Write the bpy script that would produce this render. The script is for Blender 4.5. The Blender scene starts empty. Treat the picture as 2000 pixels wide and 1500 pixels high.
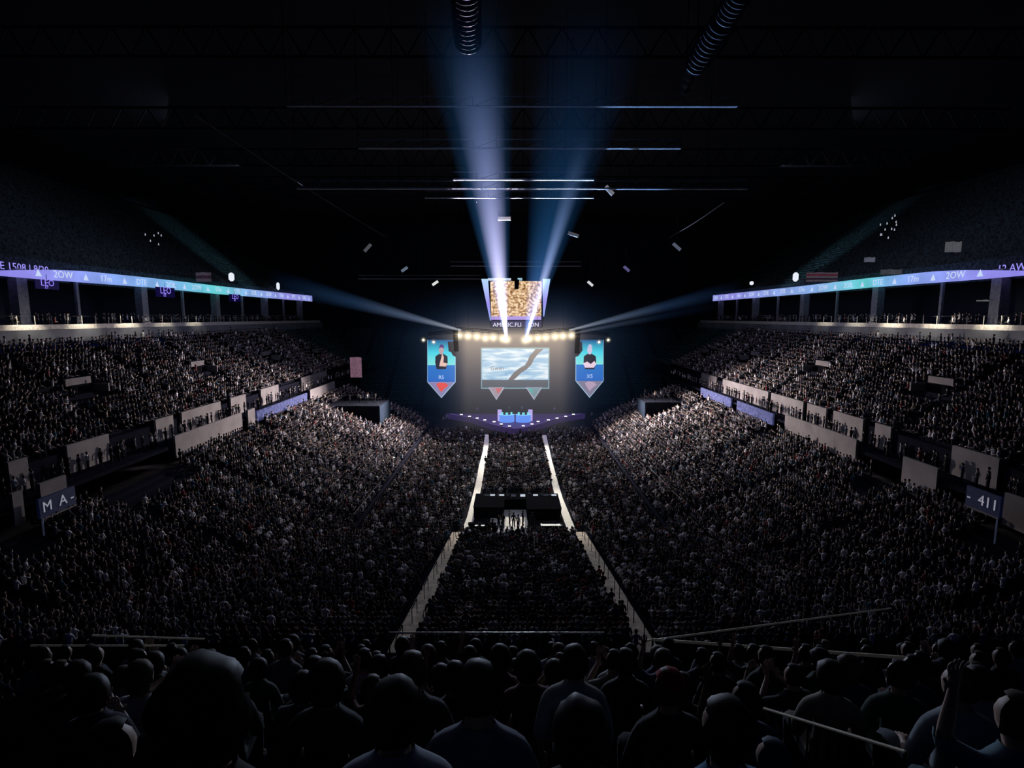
import bpy, bmesh, math, random
import numpy as np
from mathutils import Vector, Matrix, Euler
random.seed(7)
rng = np.random.default_rng(7)
sc = bpy.context.scene
COL = sc.collection
PI = math.pi

# ------------------------------------------------------------------ camera
FPX = 1050.0
PITCH = math.radians(7.06)
YAW = -math.radians(0.164)
CAM = Vector((0, 0, 24.0))
cd = bpy.data.cameras.new('camera'); cam = bpy.data.objects.new('camera', cd); COL.objects.link(cam)
cd.sensor_width = 36; cd.lens = FPX / 2000 * 36; cd.clip_start = 0.05; cd.clip_end = 600
cam.location = CAM
cam.rotation_euler = (PI / 2 - PITCH, 0, YAW)
sc.camera = cam
RM = cam.rotation_euler.to_matrix()

def ray(px, py):
    return RM @ Vector(((px - 1000) / FPX, -(py - 750) / FPX, -1.0))
def at(px, py, d):
    """point seen at photo pixel (px, py) standing d metres down the hall"""
    r = ray(px, py); return CAM + r * (d / r.y)
def onz(px, py, z):
    r = ray(px, py); return CAM + r * ((z - CAM.z) / r.z)
def onx(px, py, X):
    r = ray(px, py); return CAM + r * (X / r.x)

# ------------------------------------------------------------------ materials
MATS = {}
def mat(name, col, rough=0.7, metal=0.0, emis=None, es=0.0, noise=0.25, scale=3.0, spec=0.3):
    if name in MATS: return MATS[name]
    m = bpy.data.materials.new(name); m.use_nodes = True
    nt = m.node_tree; b = nt.nodes['Principled BSDF']
    b.inputs['Roughness'].default_value = rough; b.inputs['Metallic'].default_value = metal
    b.inputs['Specular IOR Level'].default_value = spec
    tc = nt.nodes.new('ShaderNodeTexCoord'); n = nt.nodes.new('ShaderNodeTexNoise')
    n.inputs['Scale'].default_value = scale; n.inputs['Detail'].default_value = 4
    nt.links.new(tc.outputs['Object'], n.inputs['Vector'])
    r = nt.nodes.new('ShaderNodeValToRGB')
    r.color_ramp.elements[0].position = 0.3; r.color_ramp.elements[1].position = 0.7
    r.color_ramp.elements[0].color = tuple(c * (1 - noise) for c in col) + (1,)
    r.color_ramp.elements[1].color = tuple(min(1, c * (1 + noise)) for c in col) + (1,)
    nt.links.new(n.outputs['Fac'], r.inputs['Fac']); nt.links.new(r.outputs['Color'], b.inputs['Base Color'])
    if emis:
        b.inputs['Emission Color'].default_value = tuple(emis) + (1,)
        b.inputs['Emission Strength'].default_value = es
    MATS[name] = m; return m

def emit(name, col, s):
    if name in MATS: return MATS[name]
    m = bpy.data.materials.new(name); m.use_nodes = True; nt = m.node_tree
    b = nt.nodes['Principled BSDF']; b.inputs['Base Color'].default_value = (0.02, 0.02, 0.02, 1)
    b.inputs['Roughness'].default_value = 0.5
    b.inputs['Emission Color'].default_value = tuple(col) + (1,); b.inputs['Emission Strength'].default_value = s
    MATS[name] = m; return m

class NT:
    """short hand for node graphs"""
    def __init__(s, m): s.t = m.node_tree; s.L = s.t.links
    def n(s, k, **kw):
        o = s.t.nodes.new(k)
        for a, v in kw.items(): setattr(o, a, v)
        return o
    def m(s, op, a, b=None, c=None, clamp=False):
        o = s.n('ShaderNodeMath', operation=op, use_clamp=clamp)
        for i, v in enumerate((a, b, c)):
            if v is None: continue
            if isinstance(v, (int, float)): o.inputs[i].default_value = v
            else: s.L.new(v, o.inputs[i])
        return o.outputs[0]
    def ramp(s, f, els, interp='LINEAR'):
        o = s.n('ShaderNodeValToRGB'); cr = o.color_ramp; cr.interpolation = interp
        while len(cr.elements) < len(els): cr.elements.new(0.5)
        for e, (p, c) in zip(cr.elements, els): e.position = p; e.color = tuple(c) + (1,)
        s.L.new(f, o.inputs['Fac']); return o.outputs['Color']

M_floor = mat('arena_floor_grey', (0.02, 0.02, 0.025), 1.0, spec=0.0)
M_aisle = mat('aisle_carpet', (0.80, 0.76, 0.68), 0.9, noise=0.12, scale=2)
M_stair = mat('stair_concrete', (0.62, 0.52, 0.40), 0.9, noise=0.35, scale=2)
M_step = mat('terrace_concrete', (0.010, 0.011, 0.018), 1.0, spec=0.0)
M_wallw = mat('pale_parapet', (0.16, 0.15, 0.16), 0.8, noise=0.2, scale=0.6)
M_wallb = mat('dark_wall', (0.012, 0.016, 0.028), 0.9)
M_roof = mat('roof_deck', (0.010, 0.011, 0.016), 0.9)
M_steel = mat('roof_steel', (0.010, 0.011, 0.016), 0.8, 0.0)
M_cat = mat('pale_pipe', (0.50, 0.50, 0.55), 0.6)
M_ledge = mat('ledge_face', (0.16, 0.17, 0.19), 0.8, noise=0.3, scale=0.3)
M_black = mat('black_metal', (0.006, 0.006, 0.008), 1.0, spec=0.0)
M_drape = mat('black_drape', (0.010, 0.012, 0.018), 1.0, spec=0.0)
M_drapeg = mat('blue_grey_drape', (0.018, 0.028, 0.045), 1.0, spec=0)
M_seat = mat('seat_plastic', (0.03, 0.08, 0.09), 0.5)
M_rail = mat('rail_steel', (0.42, 0.4, 0.36), 0.45, 0.3)
M_col = mat('pale_column', (0.26, 0.27, 0.29), 0.8)
M_duct = mat('duct_metal', (0.09, 0.09, 0.13), 0.7, 0.0)
M_white = mat('white_plastic', (0.75, 0.75, 0.75), 0.6)

# ------------------------------------------------------------------ mesh helpers
def link(o, parent=None):
    COL.objects.link(o)
    if parent is not None: o.parent = parent
    return o
class MB:
    def __init__(s): s.v = []; s.f = []; s.mi = []
    def add(s, vs, fs, mi=0):
        o = len(s.v); s.v += [tuple(v) for v in vs]
        for f in fs: s.f.append([i + o for i in f]); s.mi.append(mi)
        return s
    def box(s, c, size, rz=0, M=None, mi=0):
        x, y, z = [a / 2 for a in size]
        R = Matrix.Rotation(rz, 3, 'Z') if M is None else M
        vs = [Vector(c) + R @ Vector((a * x, b * y, e * z)) for a in (-1, 1) for b in (-1, 1) for e in (-1, 1)]
        return s.add(vs, [(0, 1, 3, 2), (4, 6, 7, 5), (0, 4, 5, 1), (2, 3, 7, 6), (0, 2, 6, 4), (1, 5, 7, 3)], mi)
    def tube(s, p, q, r, n=6, r2=None, mi=0):
        p = Vector(p); q = Vector(q); d = (q - p).normalized()
        a = d.orthogonal().normalized(); b = d.cross(a); r2 = r if r2 is None else r2
        vs = []
        for c, rr in ((p, r), (q, r2)):
            for i in range(n):
                t = 2 * PI * i / n; vs.append(c + (a * math.cos(t) + b * math.sin(t)) * rr)
        fs = [(i, (i + 1) % n, n + (i + 1) % n, n + i) for i in range(n)] + [tuple(range(n))[::-1], tuple(range(n, 2 * n))]
        return s.add(vs, fs, mi)
    def quad(s, a, b, c, d, mi=0): return s.add([a, b, c, d], [(0, 1, 2, 3)], mi)
    def lathe(s, c, prof, n=12, axis=None):
        """prof: list of (r, h) along axis"""
        R = Matrix.Identity(3) if axis is None else Vector((0, 0, 1)).rotation_difference(Vector(axis)).to_matrix()
        vs = []; fs = []
        for (r, h) in prof:
            for i in range(n):
                t = 2 * PI * i / n; vs.append(Vector(c) + R @ Vector((r * math.cos(t), r * math.sin(t), h)))
        for k in range(len(prof) - 1):
            for i in range(n):
                j = (i + 1) % n; fs.append((k * n + i, k * n + j, (k + 1) * n + j, (k + 1) * n + i))
        fs.append(tuple(range(n))[::-1]); fs.append(tuple(range((len(prof) - 1) * n, len(prof) * n)))
        return s.add(vs, fs)
    def mesh(s, name, mats):
        me = bpy.data.meshes.new(name); me.from_pydata(s.v, [], s.f); me.update()
        if not isinstance(mats, (list, tuple)): mats = [mats]
        for m in mats: me.materials.append(m)
        if len(mats) > 1: me.polygons.foreach_set('material_index', s.mi)
        return me
    def build(s, name, mats, parent=None, loc=None, smooth=False):
        me = s.mesh(name, mats)
        if smooth: me.polygons.foreach_set('use_smooth', [True] * len(me.polygons))
        o = bpy.data.objects.new(name, me)
        if loc is not None: o.location = loc
        return link(o, parent)
def rel(pts, base): return [Vector(p) - Vector(base) for p in pts]
def tag(o, label=None, cat=None, group=None, kind=None):
    if label: o['label'] = label
    if cat: o['category'] = cat
    if group: o['group'] = group
    if kind: o['kind'] = kind
    return o
def empty(name, loc, rz=0):
    o = bpy.data.objects.new(name, None); o.location = loc; o.rotation_euler = (0, 0, rz); o.empty_display_size = 0.3
    return link(o)
def struct(o): o['kind'] = 'structure'; return o
def local(root):
    """builder whose points are given in world space but stored relative to root (unrotated)"""
    class L(MB):
        def add(s, vs, fs, mi=0):
            b = Vector(root.location)
            return MB.add(s, [Vector(v) - b for v in vs], fs, mi)
    return L()
def text_mesh(body, size, m, extrude=0.01, name='lettering'):
    cu = bpy.data.curves.new(name, 'FONT'); cu.body = body; cu.size = size; cu.extrude = extrude
    cu.align_x = 'CENTER'; cu.align_y = 'CENTER'; cu.resolution_u = 2
    o = bpy.data.objects.new(name, cu); COL.objects.link(o)
    dg = bpy.context.evaluated_depsgraph_get(); me = bpy.data.meshes.new_from_object(o.evaluated_get(dg))
    bpy.data.objects.remove(o); me.materials.clear(); me.materials.append(m); me.name = name
    return me

# ------------------------------------------------------------------ the bowl
XL0, XL1 = 17.0, 35.3          # lower side tier
RL, PL = 0.35, 0.85
ZL0 = 1.0
XU0, XU1 = 39.0, 52.4
RU = 0.535; ZU0 = 12.3
DFAR = 152.0
BD1, BD0 = 56.0, 27.0          # near end bank
RB = 0.18 * 0.85
def zlow(X): return ZL0 + max(0, int((X - XL0) / PL)) * RL
def zup(X): return ZU0 + max(0, int((X - XU0) / PL)) * RU
def zbank(d): return 0.8 + max(0, int((BD1 - d) / PL)) * RB

fl = struct(MB().box((0, 90, -0.15), (160, 170, 0.3)).build('floor', M_floor))

def terrace(name, X0, n, p, z0, rise, dA, dB, sgn, base):
    m = MB()
    for k in range(n):
        x0, x1, z = X0 + k * p, X0 + (k + 1) * p, z0 + k * rise
        zb = z - rise if k else base
        m.quad((sgn * x0, dA, z), (sgn * x1, dA, z), (sgn * x1, dB, z), (sgn * x0, dB, z))
        m.quad((sgn * x0, dA, zb), (sgn * x0, dA, z), (sgn * x0, dB, z), (sgn * x0, dB, zb))
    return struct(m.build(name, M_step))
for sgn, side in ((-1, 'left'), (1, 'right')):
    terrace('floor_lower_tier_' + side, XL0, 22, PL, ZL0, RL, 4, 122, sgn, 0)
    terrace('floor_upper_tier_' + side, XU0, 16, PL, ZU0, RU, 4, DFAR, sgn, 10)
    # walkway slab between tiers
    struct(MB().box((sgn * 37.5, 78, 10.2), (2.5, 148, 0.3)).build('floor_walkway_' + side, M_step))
    # top parapet: grey face, then set-back lip
    struct(MB().box((sgn * 53.2, 83, 21.85), (0.4, 140, 1.5)).build('trim_1' if sgn < 0 else 'trim_2', M_ledge))
    struct(MB().box((sgn * 53.95, 83, 22.8), (0.5, 140, 0.75)).build('trim_3' if sgn < 0 else 'trim_4', mat('pale_lip', (0.62, 0.58, 0.52), 0.8)))
    struct(MB().box((sgn * 58.5, 83, 22.7), (9, 140, 0.3)).build('floor_concourse_' + side, M_step))
    struct(MB().box((sgn * 63, 83, 27), (0.4, 140, 9)).build('wall_' + side, M_wallb))
    # upper deck
    m = MB()
    for k in range(30):
        x0, z = 57.6 + k * .9, 31 + k * .62
        m.quad((sgn * x0, 10, z), (sgn * (x0 + .9), 10, z), (sgn * (x0 + .9), DFAR, z), (sgn * x0, DFAR, z))
        m.quad((sgn * x0, 10, z - .62 if k else 28.4), (sgn * x0, 10, z), (sgn * x0, DFAR, z), (sgn * x0, DFAR, z - .62 if k else 28.4))
    struct(m.build('floor_upper_deck_' + side, mat('upper_deck', (0.03, 0.045, 0.05), 0.9, noise=0.9, scale=2.5)))
# near end bank
m = MB()
nb = int((BD1 - BD0) / PL)
for k in range(nb):
    d1, d0, z = BD1 - k * PL, BD1 - (k + 1) * PL, 0.8 + k * RB
    W = 36
    m.quad((-W, d0, z), (W, d0, z), (W, d1, z), (-W, d1, z))
    m.quad((-W, d1, z), (W, d1, z), (W, d1, z - RB if k else 0), (-W, d1, z - RB if k else 0))
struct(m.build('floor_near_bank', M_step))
# far end
struct(MB().box((0, 164, 28), (190, 0.5, 56)).build('wall_back', M_wallb))
m = MB()
for k in range(30):
    y0, z = 134 + k * .95, 2 + k * .62
    m.quad((-56, y0, z), (56, y0, z), (56, y0 + .95, z), (-56, y0 + .95, z))
    m.quad((-56, y0, z - .62), (56, y0, z - .62), (56, y0, z), (-56, y0, z))
struct(m.build('floor_far_tier', M_step))
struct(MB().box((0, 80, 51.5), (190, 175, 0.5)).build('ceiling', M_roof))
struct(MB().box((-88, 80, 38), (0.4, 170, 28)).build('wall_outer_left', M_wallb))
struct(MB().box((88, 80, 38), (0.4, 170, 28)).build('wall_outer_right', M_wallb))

# parapet walls between the tiers, in panels with openings
def panel(X, px0, px1, z0, z1, name, m=M_wallw, th=0.25):
    ya = onx(px0, 800, X).y; yb = onx(px1, 800, X).y
    ya, yb = min(ya, yb), max(ya, yb)
    o = MB().box((X, (ya + yb) / 2, (z0 + z1) / 2), (th, yb - ya, z1 - z0)).build(name, m)
    return struct(o)
M_pblue = mat('blue_glow_parapet', (0.06, 0.07, 0.15), 0.9, emis=(0.22, 0.28, 0.75), es=0.09, spec=0, noise=0.6, scale=2.2)  # blue glow on these panels is painted in as emission
for i, (a, b) in enumerate(((0, 22), (58, 112), (335, 470), (482, 496))):
    panel(-36.0, a, b, 9.0, 11.4, 'wall_walkway_left')
panel(-36.0, 500, 600, 9.3, 10.8, 'wall_walkway_left', M_pblue)
panel(-36.0, 606, 655, 9.0, 11.1, 'wall_walkway_left')
for a, b in ((1985, 2040), (1775, 1846), (1536, 1680)):
    panel(36.0, a, b, 9.0, 11.4, 'wall_walkway_right')
panel(36.0, 1440, 1512, 9.3, 10.9, 'wall_walkway_right', M_pblue)
panel(36.0, 1368, 1428, 9.3, 10.9, 'wall_walkway_right', M_pblue)
for a, b in ((0, 40), (120, 205), (300, 335), (352, 430), (450, 480), (510, 545), (590, 640)):
    panel(-38.8, a, b, 10.3, 12.9, 'wall_tier_left')
for a, b in ((1368, 1398), (1410, 1500), (1506, 1570), (1578, 1616), (1630, 1690), (1714, 1746), (1870, 1966)):
    panel(38.8, a, b, 10.3, 12.9, 'wall_tier_right')
# black vomitory mouths in the tiers (portals): pale U-shaped wall + black slab painted in for the shade inside
def portal(X, d, z, sgn, w=3.4):
    r = MB()
    r.box((sgn * (X + 1.6), d, z + 1.75), (0.22, w, 0.75)); r.box((sgn * (X + .6), d + w / 2, z + 0.9), (2.0, 0.2, 0.9))
    struct(r.build('wall_portal', M_wallw))
    struct(MB().box((sgn * (X + 1.3), d, z + 0.6), (0.3, w - .3, 1.6)).build('wall_portal_shade', M_black))
PORT = [(s, d) for s in (-1, 1) for d in (57, 79, 101, 122)]
for s, d in PORT: portal(44.5, d, zup(44.5), s)
# lower tier vomitories, dark boxes cut into the crowd just under the walkway wall
VOM = [(-1, 34, 38), (-1, 44.5, 55.5), (-1, 74, 76), (-1, 98, 100), (1, 34, 38), (1, 47, 51), (1, 71, 73), (1, 96, 98)]

# cover between stage and side: platforms
# ------------------------------------------------------------------ crowd placements
P = []   # (x, y, z, yaw, kind) kind 0 seated 1 arms up 2 standing
def add_p(x, y, z, face=None, k=None):
    if k is None: k = int(rng.choice([0, 0, 0, 0, 1, 2, 3]))
    fx, fy = face if face else (0 - x, 118 - y)
    P.append((x, y, z, math.atan2(-fx, fy) + rng.normal(0, .18), k))
def in_frame(x, y, z, mg=40):
    v = RM.transposed() @ (Vector((x, y, z + 1)) - CAM)
    if v.z > -0.3: return False
    px = 1000 + v.x / -v.z * FPX; py = 750 - v.y / -v.z * FPX
    return -mg < px < 2000 + mg and -mg < py < 1500 + mg
def stair_gap(d):    # radial stairs on the side tiers
    return abs(((d - 12) % 13.0) - 6.5) < 0.55
# floor blocks
def lane(z0, pts):
    return [onz(px, py, z0) for px, py in pts]
LA = [onz(951.5, 849, 0), onz(948, 882, 0), onz(941, 910, 0), onz(935, 947, 0), onz(920, 1010, 0), onz(911, 1034, 0), onz(901, 1060, 0)]
RA = [onz(1062.5, 850, 0), onz(1071.5, 896, 0), onz(1082, 937, 0), onz(1091.5, 972, 0), onz(1107, 1011, 0), onz(1117, 1037, 0), onz(1124, 1058, 0)]
def interp(A, y):
    A = sorted(A, key=lambda p: p.y)
    if y <= A[0].y: return A[0].x
    for a, b in zip(A, A[1:]):
        if y <= b.y: return a.x + (b.x - a.x) * (y - a.y) / (b.y - a.y)
    return A[-1].x
y = 57.6
while y < 111:
    for x in np.arange(-16.5, 16.6, 0.56):
        xx = x + rng.normal(0, .05)
        l, r = interp(LA, y), interp(RA, y)
        wl = 0.30 + (0.12 if y < 75 else 0)
        if abs(xx - l) < wl + .22 or abs(xx - r) < wl + .25: continue
        if l < xx < r and 57.0 < y < 70.5: continue
        if abs(xx) < 9 and y > 104.5 + abs(xx) * .8: continue
        if rng.random() < .04: continue
        add_p(xx, y + rng.normal(0, .06), 0.0, (rng.normal(0, .5) - xx * .5, 30))
    y += 0.88
# near end bank
SL = lambda d: -5.75 + (d - 56) * 0.012
SR = lambda d: 7.55
SW = 0.45
for k in range(nb):
    yc = BD1 - (k + .5) * PL; z = 0.8 + k * RB
    for x in np.arange(-34, 34.1, .56):
        xx = x + rng.normal(0, .05)
        if zlow(abs(xx)) > z: continue
        if abs(xx - SL(yc)) < SW + .24 or abs(xx - SR(yc)) < SW + .24: continue
        if rng.random() < .05: continue
        if in_frame(xx, yc, z): add_p(xx, yc - .1, z, (-xx * .6, 80))
# side lower tiers
for sgn in (-1, 1):
    for k in range(22):
        X = XL0 + (k + .5) * PL; z = ZL0 + k * RL
        for d in np.arange(12, 121, .56):
            dd = d + rng.normal(0, .05)
            if dd < BD1 + .6 and dd > BD0 and zbank(dd) >= z: continue
            if dd > 117 - max(0, 5 - k) * 1.0: continue
            if stair_gap(dd): continue
            if k > (18 if dd > 60 else 17) and any(s == sgn and a < dd < b for s, a, b in VOM) : continue
            if 97 < dd and X > 24 + (0 if dd < 107 else -2) and X < 33 and sgn < 0 and dd < 110: 
                continue
            if sgn > 0 and 99 < dd < 109 and X > 26 and X < 33: continue
            if rng.random() < .06: continue
            if in_frame(sgn * X, dd, z): add_p(sgn * (X + .1), dd, z)
    for k in range(16):
        X = XU0 + (k + .5) * PL; z = ZU0 + k * RU
        for d in np.arange(20, 136, .56):
            dd = d + rng.normal(0, .05)
            if dd > 131 - k * .55: continue
            if stair_gap(dd + 4): continue
            if any(s == sgn and abs(dd - a) < 2.5 and 42.9 < X < 46.9 for s, a in PORT): continue
            if rng.random() < .07: continue
            if in_frame(sgn * X, dd, z): add_p(sgn * (X + .1), dd, z)
    # walkway strollers and concourse spectators
    for d in np.arange(30, 125, .8):
        if rng.random() < .85 and in_frame(sgn * 37.3, d, 10.4): add_p(sgn * (37.2 + rng.random()), d + rng.normal(0, .3), 10.35, None, 2)
    for row in range(3):
        for d in np.arange(54, 146, .75):
            if any(abs(d - c_) < 1.6 for c_ in [63.5 + 10.5 * i for i in range(9)] + [72]): continue
            if rng.random() < .62: add_p(sgn * (55.6 + row * 1.1), d + rng.normal(0, .15), 22.85, None, 2 if row or rng.random() < .3 else 0)
P = np.array(P)
dist = np.sqrt(P[:, 0] ** 2 + P[:, 1] ** 2 + (P[:, 2] - 24) ** 2)
infr = np.array([in_frame(p[0], p[1], p[2], 0) for p in P])

# ------------------------------------------------------------------ people: detailed figures (skin modifier)
def chain(V, E, R, pts, rad, root=None):
    prev = root
    for p, r in zip(pts, rad):
        V.append(p); R.append(r); i = len(V) - 1
        if prev is not None: E.append((prev, i))
        prev = i
    return prev
def figure(pose):
    V, E, R, G = [], [], [], []
    st = pose in ('standing', 'standing_arm', 'standing_clap')
    hz = 0.93 if st else 0.50
    def add(p, r, root, g):
        V.append(Vector(p)); R.append(r if isinstance(r, tuple) else (r, r)); G.append(g)
        if root is not None: E.append((root, len(V) - 1))
        return len(V) - 1
    lean = 0.0 if pose != 'forward' else 0.14
    pel = add((0, 0, hz), (.145, .11), None, 'leg')
    wai = add((0, -.01 + lean * .2, hz + .17), (.125, .095), pel, 'torso')
    che = add((0, -.02 + lean * .6, hz + .36), (.15, .105), wai, 'torso')
    upc = add((0, -.01 + lean, hz + .49), (.14, .085), che, 'torso')
    nec = add((0, .01 + lean, hz + .58), (.055, .055), upc, 'neck')
    hd0 = add((0, .03 + lean, hz + .66), (.072, .08), nec, 'head')
    hd1 = add((0, .02 + lean, hz + .74), (.082, .098), hd0, 'head')
    hd2 = add((0, .01 + lean, hz + .81), (.078, .092), hd1, 'head')
    hd3 = add((0, .01 + lean, hz + .86), (.045, .05), hd2, 'head')
    add((0, .135 + lean, hz + .715), (.014, .014), hd1, 'head')      # nose
    for s in (-1, 1): add((s * .092, .01 + lean, hz + .73), (.014, .022), hd1, 'head')   # ears
    for s in (-1, 1):
        sh = add((s * .18, -.01 + lean, hz + .47), (.062, .06), upc, 'sleeve')
        if pose == 'standing_arm' and s > 0:
            el = (.27, .12, hz + .56); wr = (.22, .22, hz + .80); hd = (.21, .235, hz + .88); fd = Vector((0, .1, 1))
        elif pose in ('arm_up',) and s < 0:
            el = (-.30, .10, hz + .52); wr = (-.24, .14, hz + .78); hd = (-.23, .15, hz + .86); fd = Vector((0, .15, 1))
        elif pose in ('clap', 'standing_clap'):
            el = (s * .29, .16, hz + .36); wr = (s * .07, .34, hz + .50); hd = (s * .04, .39, hz + .57); fd = Vector((-s * .1, .5, .8))
        elif pose == 'forward':
            el = (s * .24, .22, hz + .17); wr = (s * .07, .42, hz + .34); hd = (s * .03, .42, hz + .42); fd = Vector((-s * .3, .1, .9))
        elif st:
            el = (s * .25, -.03, hz + .20); wr = (s * .25, .06, hz - .03); hd = (s * .24, .08, hz - .11); fd = Vector((0, .15, -1))
        else:
            el = (s * .26, .02, hz + .20); wr = (s * .15, .24, hz + .13); hd = (s * .11, .31, hz + .12); fd = Vector((-s * .35, .9, -.15))
        fd.normalize()
        e = add(el, .045, sh, 'sleeve'); fa = add(Vector(el).lerp(Vector(wr), .5), .038, e, 'arm')
        w = add(wr, (.026, .028), fa, 'arm'); h = add(hd, (.036, .020), w, 'hand')
        side = fd.cross(Vector((0, 1, 0)) if abs(fd.y) < .6 else Vector((0, 0, 1))).normalized()
        for i, ln in enumerate((.062, .075, .070, .054)):
            o = side * ((i - 1.5) * .021)
            curl = fd.cross(side) * .018
            a = add(Vector(hd) + o + fd * .035, .010, h, 'hand'); b2 = add(Vector(hd) + o + fd * (.035 + ln * .55) + curl * .4, .009, a, 'hand')
            add(Vector(hd) + o * .95 + fd * (.035 + ln) + curl * 1.6, .0075, b2, 'hand')
        t1 = add(Vector(wr).lerp(Vector(hd), .45) - side * .034 * s * 1.0, .011, h, 'hand')
        add(V[t1] - side * .018 * s + fd * .04, .0095, t1, 'hand')
        hip = add((s * .09, .02, hz - .03), (.082, .085), pel, 'leg')
        if st:
            kn = add((s * .10, .03, .49), .062, hip, 'leg'); ca = add((s * .105, .0, .33), .052, kn, 'leg'); an = add((s * .11, .0, .09), .040, ca, 'leg')
            add((s * .12, .14, .045), (.045, .035), an, 'foot')
        else:
            kn = add((s * .14, .46, hz + .02), .064, hip, 'leg'); ca = add((s * .14, .46, .32), .052, kn, 'leg'); an = add((s * .14, .45, .09), .040, ca, 'leg')
            add((s * .15, .58, .045), (.045, .035), an, 'foot')
    me = bpy.data.meshes.new('fig'); me.from_pydata(V, E, [])
    o = bpy.data.objects.new('fig', me); COL.objects.link(o)
    sk = o.modifiers.new('s', 'SKIN'); sk.use_smooth_shade = True
    ss = o.modifiers.new('u', 'SUBSURF'); ss.levels = 2 if pose == 'standing' else 1
    for i, r in enumerate(R): me.skin_vertices[0].data[i].radius = r
    me.skin_vertices[0].data[0].use_root = True
    dg = bpy.context.evaluated_depsgraph_get(); ev = bpy.data.meshes.new_from_object(o.evaluated_get(dg))
    bpy.data.objects.remove(o)
    co = np.empty(len(ev.vertices) * 3); ev.vertices.foreach_get('co', co); co = co.reshape(-1, 3)
    no = np.empty(len(ev.vertices) * 3); ev.vertices.foreach_get('normal', no); no = no.reshape(-1, 3)
    # label every surface vertex with its bone
    best = np.full(len(co), 1e9); lab = np.zeros(len(co), int); names = sorted(set(G))
    for a, b in E:
        A, B = np.array(V[a]), np.array(V[b]); AB = B - A
        t = np.clip(((co - A) @ AB) / (AB @ AB), 0, 1); dd = np.linalg.norm(co - (A + t[:, None] * AB), axis=1) - (R[a][0] + (R[b][0] - R[a][0]) * t) * .9
        g = np.where(t < .5, names.index(G[a]), names.index(G[b])); mk = dd < best; best[mk] = dd[mk]; lab[mk] = g[mk]
    L = np.array(names)[lab]
    faces = [tuple(p.vertices) for p in ev.polygons]
    body = bpy.data.meshes.new('person'); body.from_pydata(co.tolist(), [], faces)
    def shell(name, test, off):
        keep = [f for f in faces if all(test(i) for i in f)]
        use = sorted({i for f in keep for i in f}); mp = {v: k for k, v in enumerate(use)}
        offv = np.array([off(i) if callable(off) else off for i in use])
        m = bpy.data.meshes.new(name); m.from_pydata((co[use] + no[use] * offv[:, None]).tolist(), [], [tuple(mp[i] for i in f) for f in keep]); return m
    hc = np.array((0, .01 + lean, hz + .76))
    shirt = shell('shirt', lambda i: L[i] in ('torso', 'sleeve') or (L[i] == 'arm' and False) or (L[i] == 'leg' and co[i][2] > hz + .02), .016)
    trou = shell('trousers', lambda i: L[i] == 'leg' and co[i][2] < hz + .12, .012)
    shoe = shell('shoes', lambda i: L[i] == 'foot' or (L[i] == 'leg' and co[i][2] < .1), .014)
    hair = shell('hair', lambda i: L[i] in ('head', 'neck') and (co[i][2] > hz + .80 or (co[i][1] < .03 + lean and co[i][2] > hz + .64)) , lambda i: .018 + .006 * math.sin(co[i][0] * 60) * math.sin(co[i][2] * 50))
    hairl = shell('hair', lambda i: L[i] in ('head', 'neck') and (co[i][2] > hz + .79 or (co[i][1] < .05 + lean and co[i][2] > hz + .56)), lambda i: .028 + .010 * math.sin(co[i][0] * 70) * math.sin(co[i][2] * 45))
    cap = shell('cap', lambda i: L[i] == 'head' and co[i][2] > hz + .77, .02)
    for m in (body, shirt, trou, shoe, hair, hairl, cap): m.polygons.foreach_set('use_smooth', [True] * len(m.polygons)); m.update()
    bpy.data.meshes.remove(ev)
    top = float(co[:, 2].max()) + .015
    return dict(body=body, shirt=shirt, trousers=trou, shoes=shoe, hair=hair, long=hairl, cap=cap, top=top)
def objcol_mat(name, rough, bump=0.0, mix=0.25):
    m = bpy.data.materials.new(name); m.use_nodes = True; q = NT(m); b = m.node_tree.nodes['Principled BSDF']
    oi = q.n('ShaderNodeObjectInfo'); tc = q.n('ShaderNodeTexCoord'); no = q.n('ShaderNodeTexNoise'); no.inputs['Scale'].default_value = 14
    q.L.new(tc.outputs['Object'], no.inputs['Vector'])
    mx = q.n('ShaderNodeMix', data_type='RGBA', blend_type='MULTIPLY'); mx.inputs['Factor'].default_value = mix * 2
    q.L.new(oi.outputs['Color'], mx.inputs['A']); q.L.new(no.outputs['Fac'], mx.inputs['B']); q.L.new(mx.outputs['Result'], b.inputs['Base Color'])
    b.inputs['Roughness'].default_value = rough; b.inputs['Specular IOR Level'].default_value = 0.3
    return m
M_skin = objcol_mat('skin', 0.55, mix=0.1); M_cloth = objcol_mat('cloth', 0.9); M_hair = objcol_mat('hair_strands', 0.6)
POSES = ['lap', 'arm_up', 'clap', 'forward', 'standing', 'standing_arm', 'standing_clap']
FIG = {p: figure(p) for p in POSES}
for f in FIG.values():
    f['body'].materials.append(M_skin)
    for k in ('shirt', 'trousers', 'shoes', 'cap'): f[k].materials.append(M_cloth)
    for k in ('hair', 'long'): f[k].materials.append(M_hair)
SHIRTS = [(.012, .012, .016), (.02, .02, .025), (.03, .035, .06), (.06, .07, .09), (.22, .22, .24), (.5, .5, .52), (.03, .05, .12), (.12, .03, .03), (.05, .08, .07), (.3, .27, .22)]
SKINS = [(.42, .27, .20), (.50, .33, .25), (.30, .18, .12), (.18, .10, .07), (.46, .32, .24)]
HAIRS = [(.010, .008, .007), (.02, .014, .010), (.05, .03, .018), (.012, .01, .01), (.14, .09, .05)]
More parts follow.
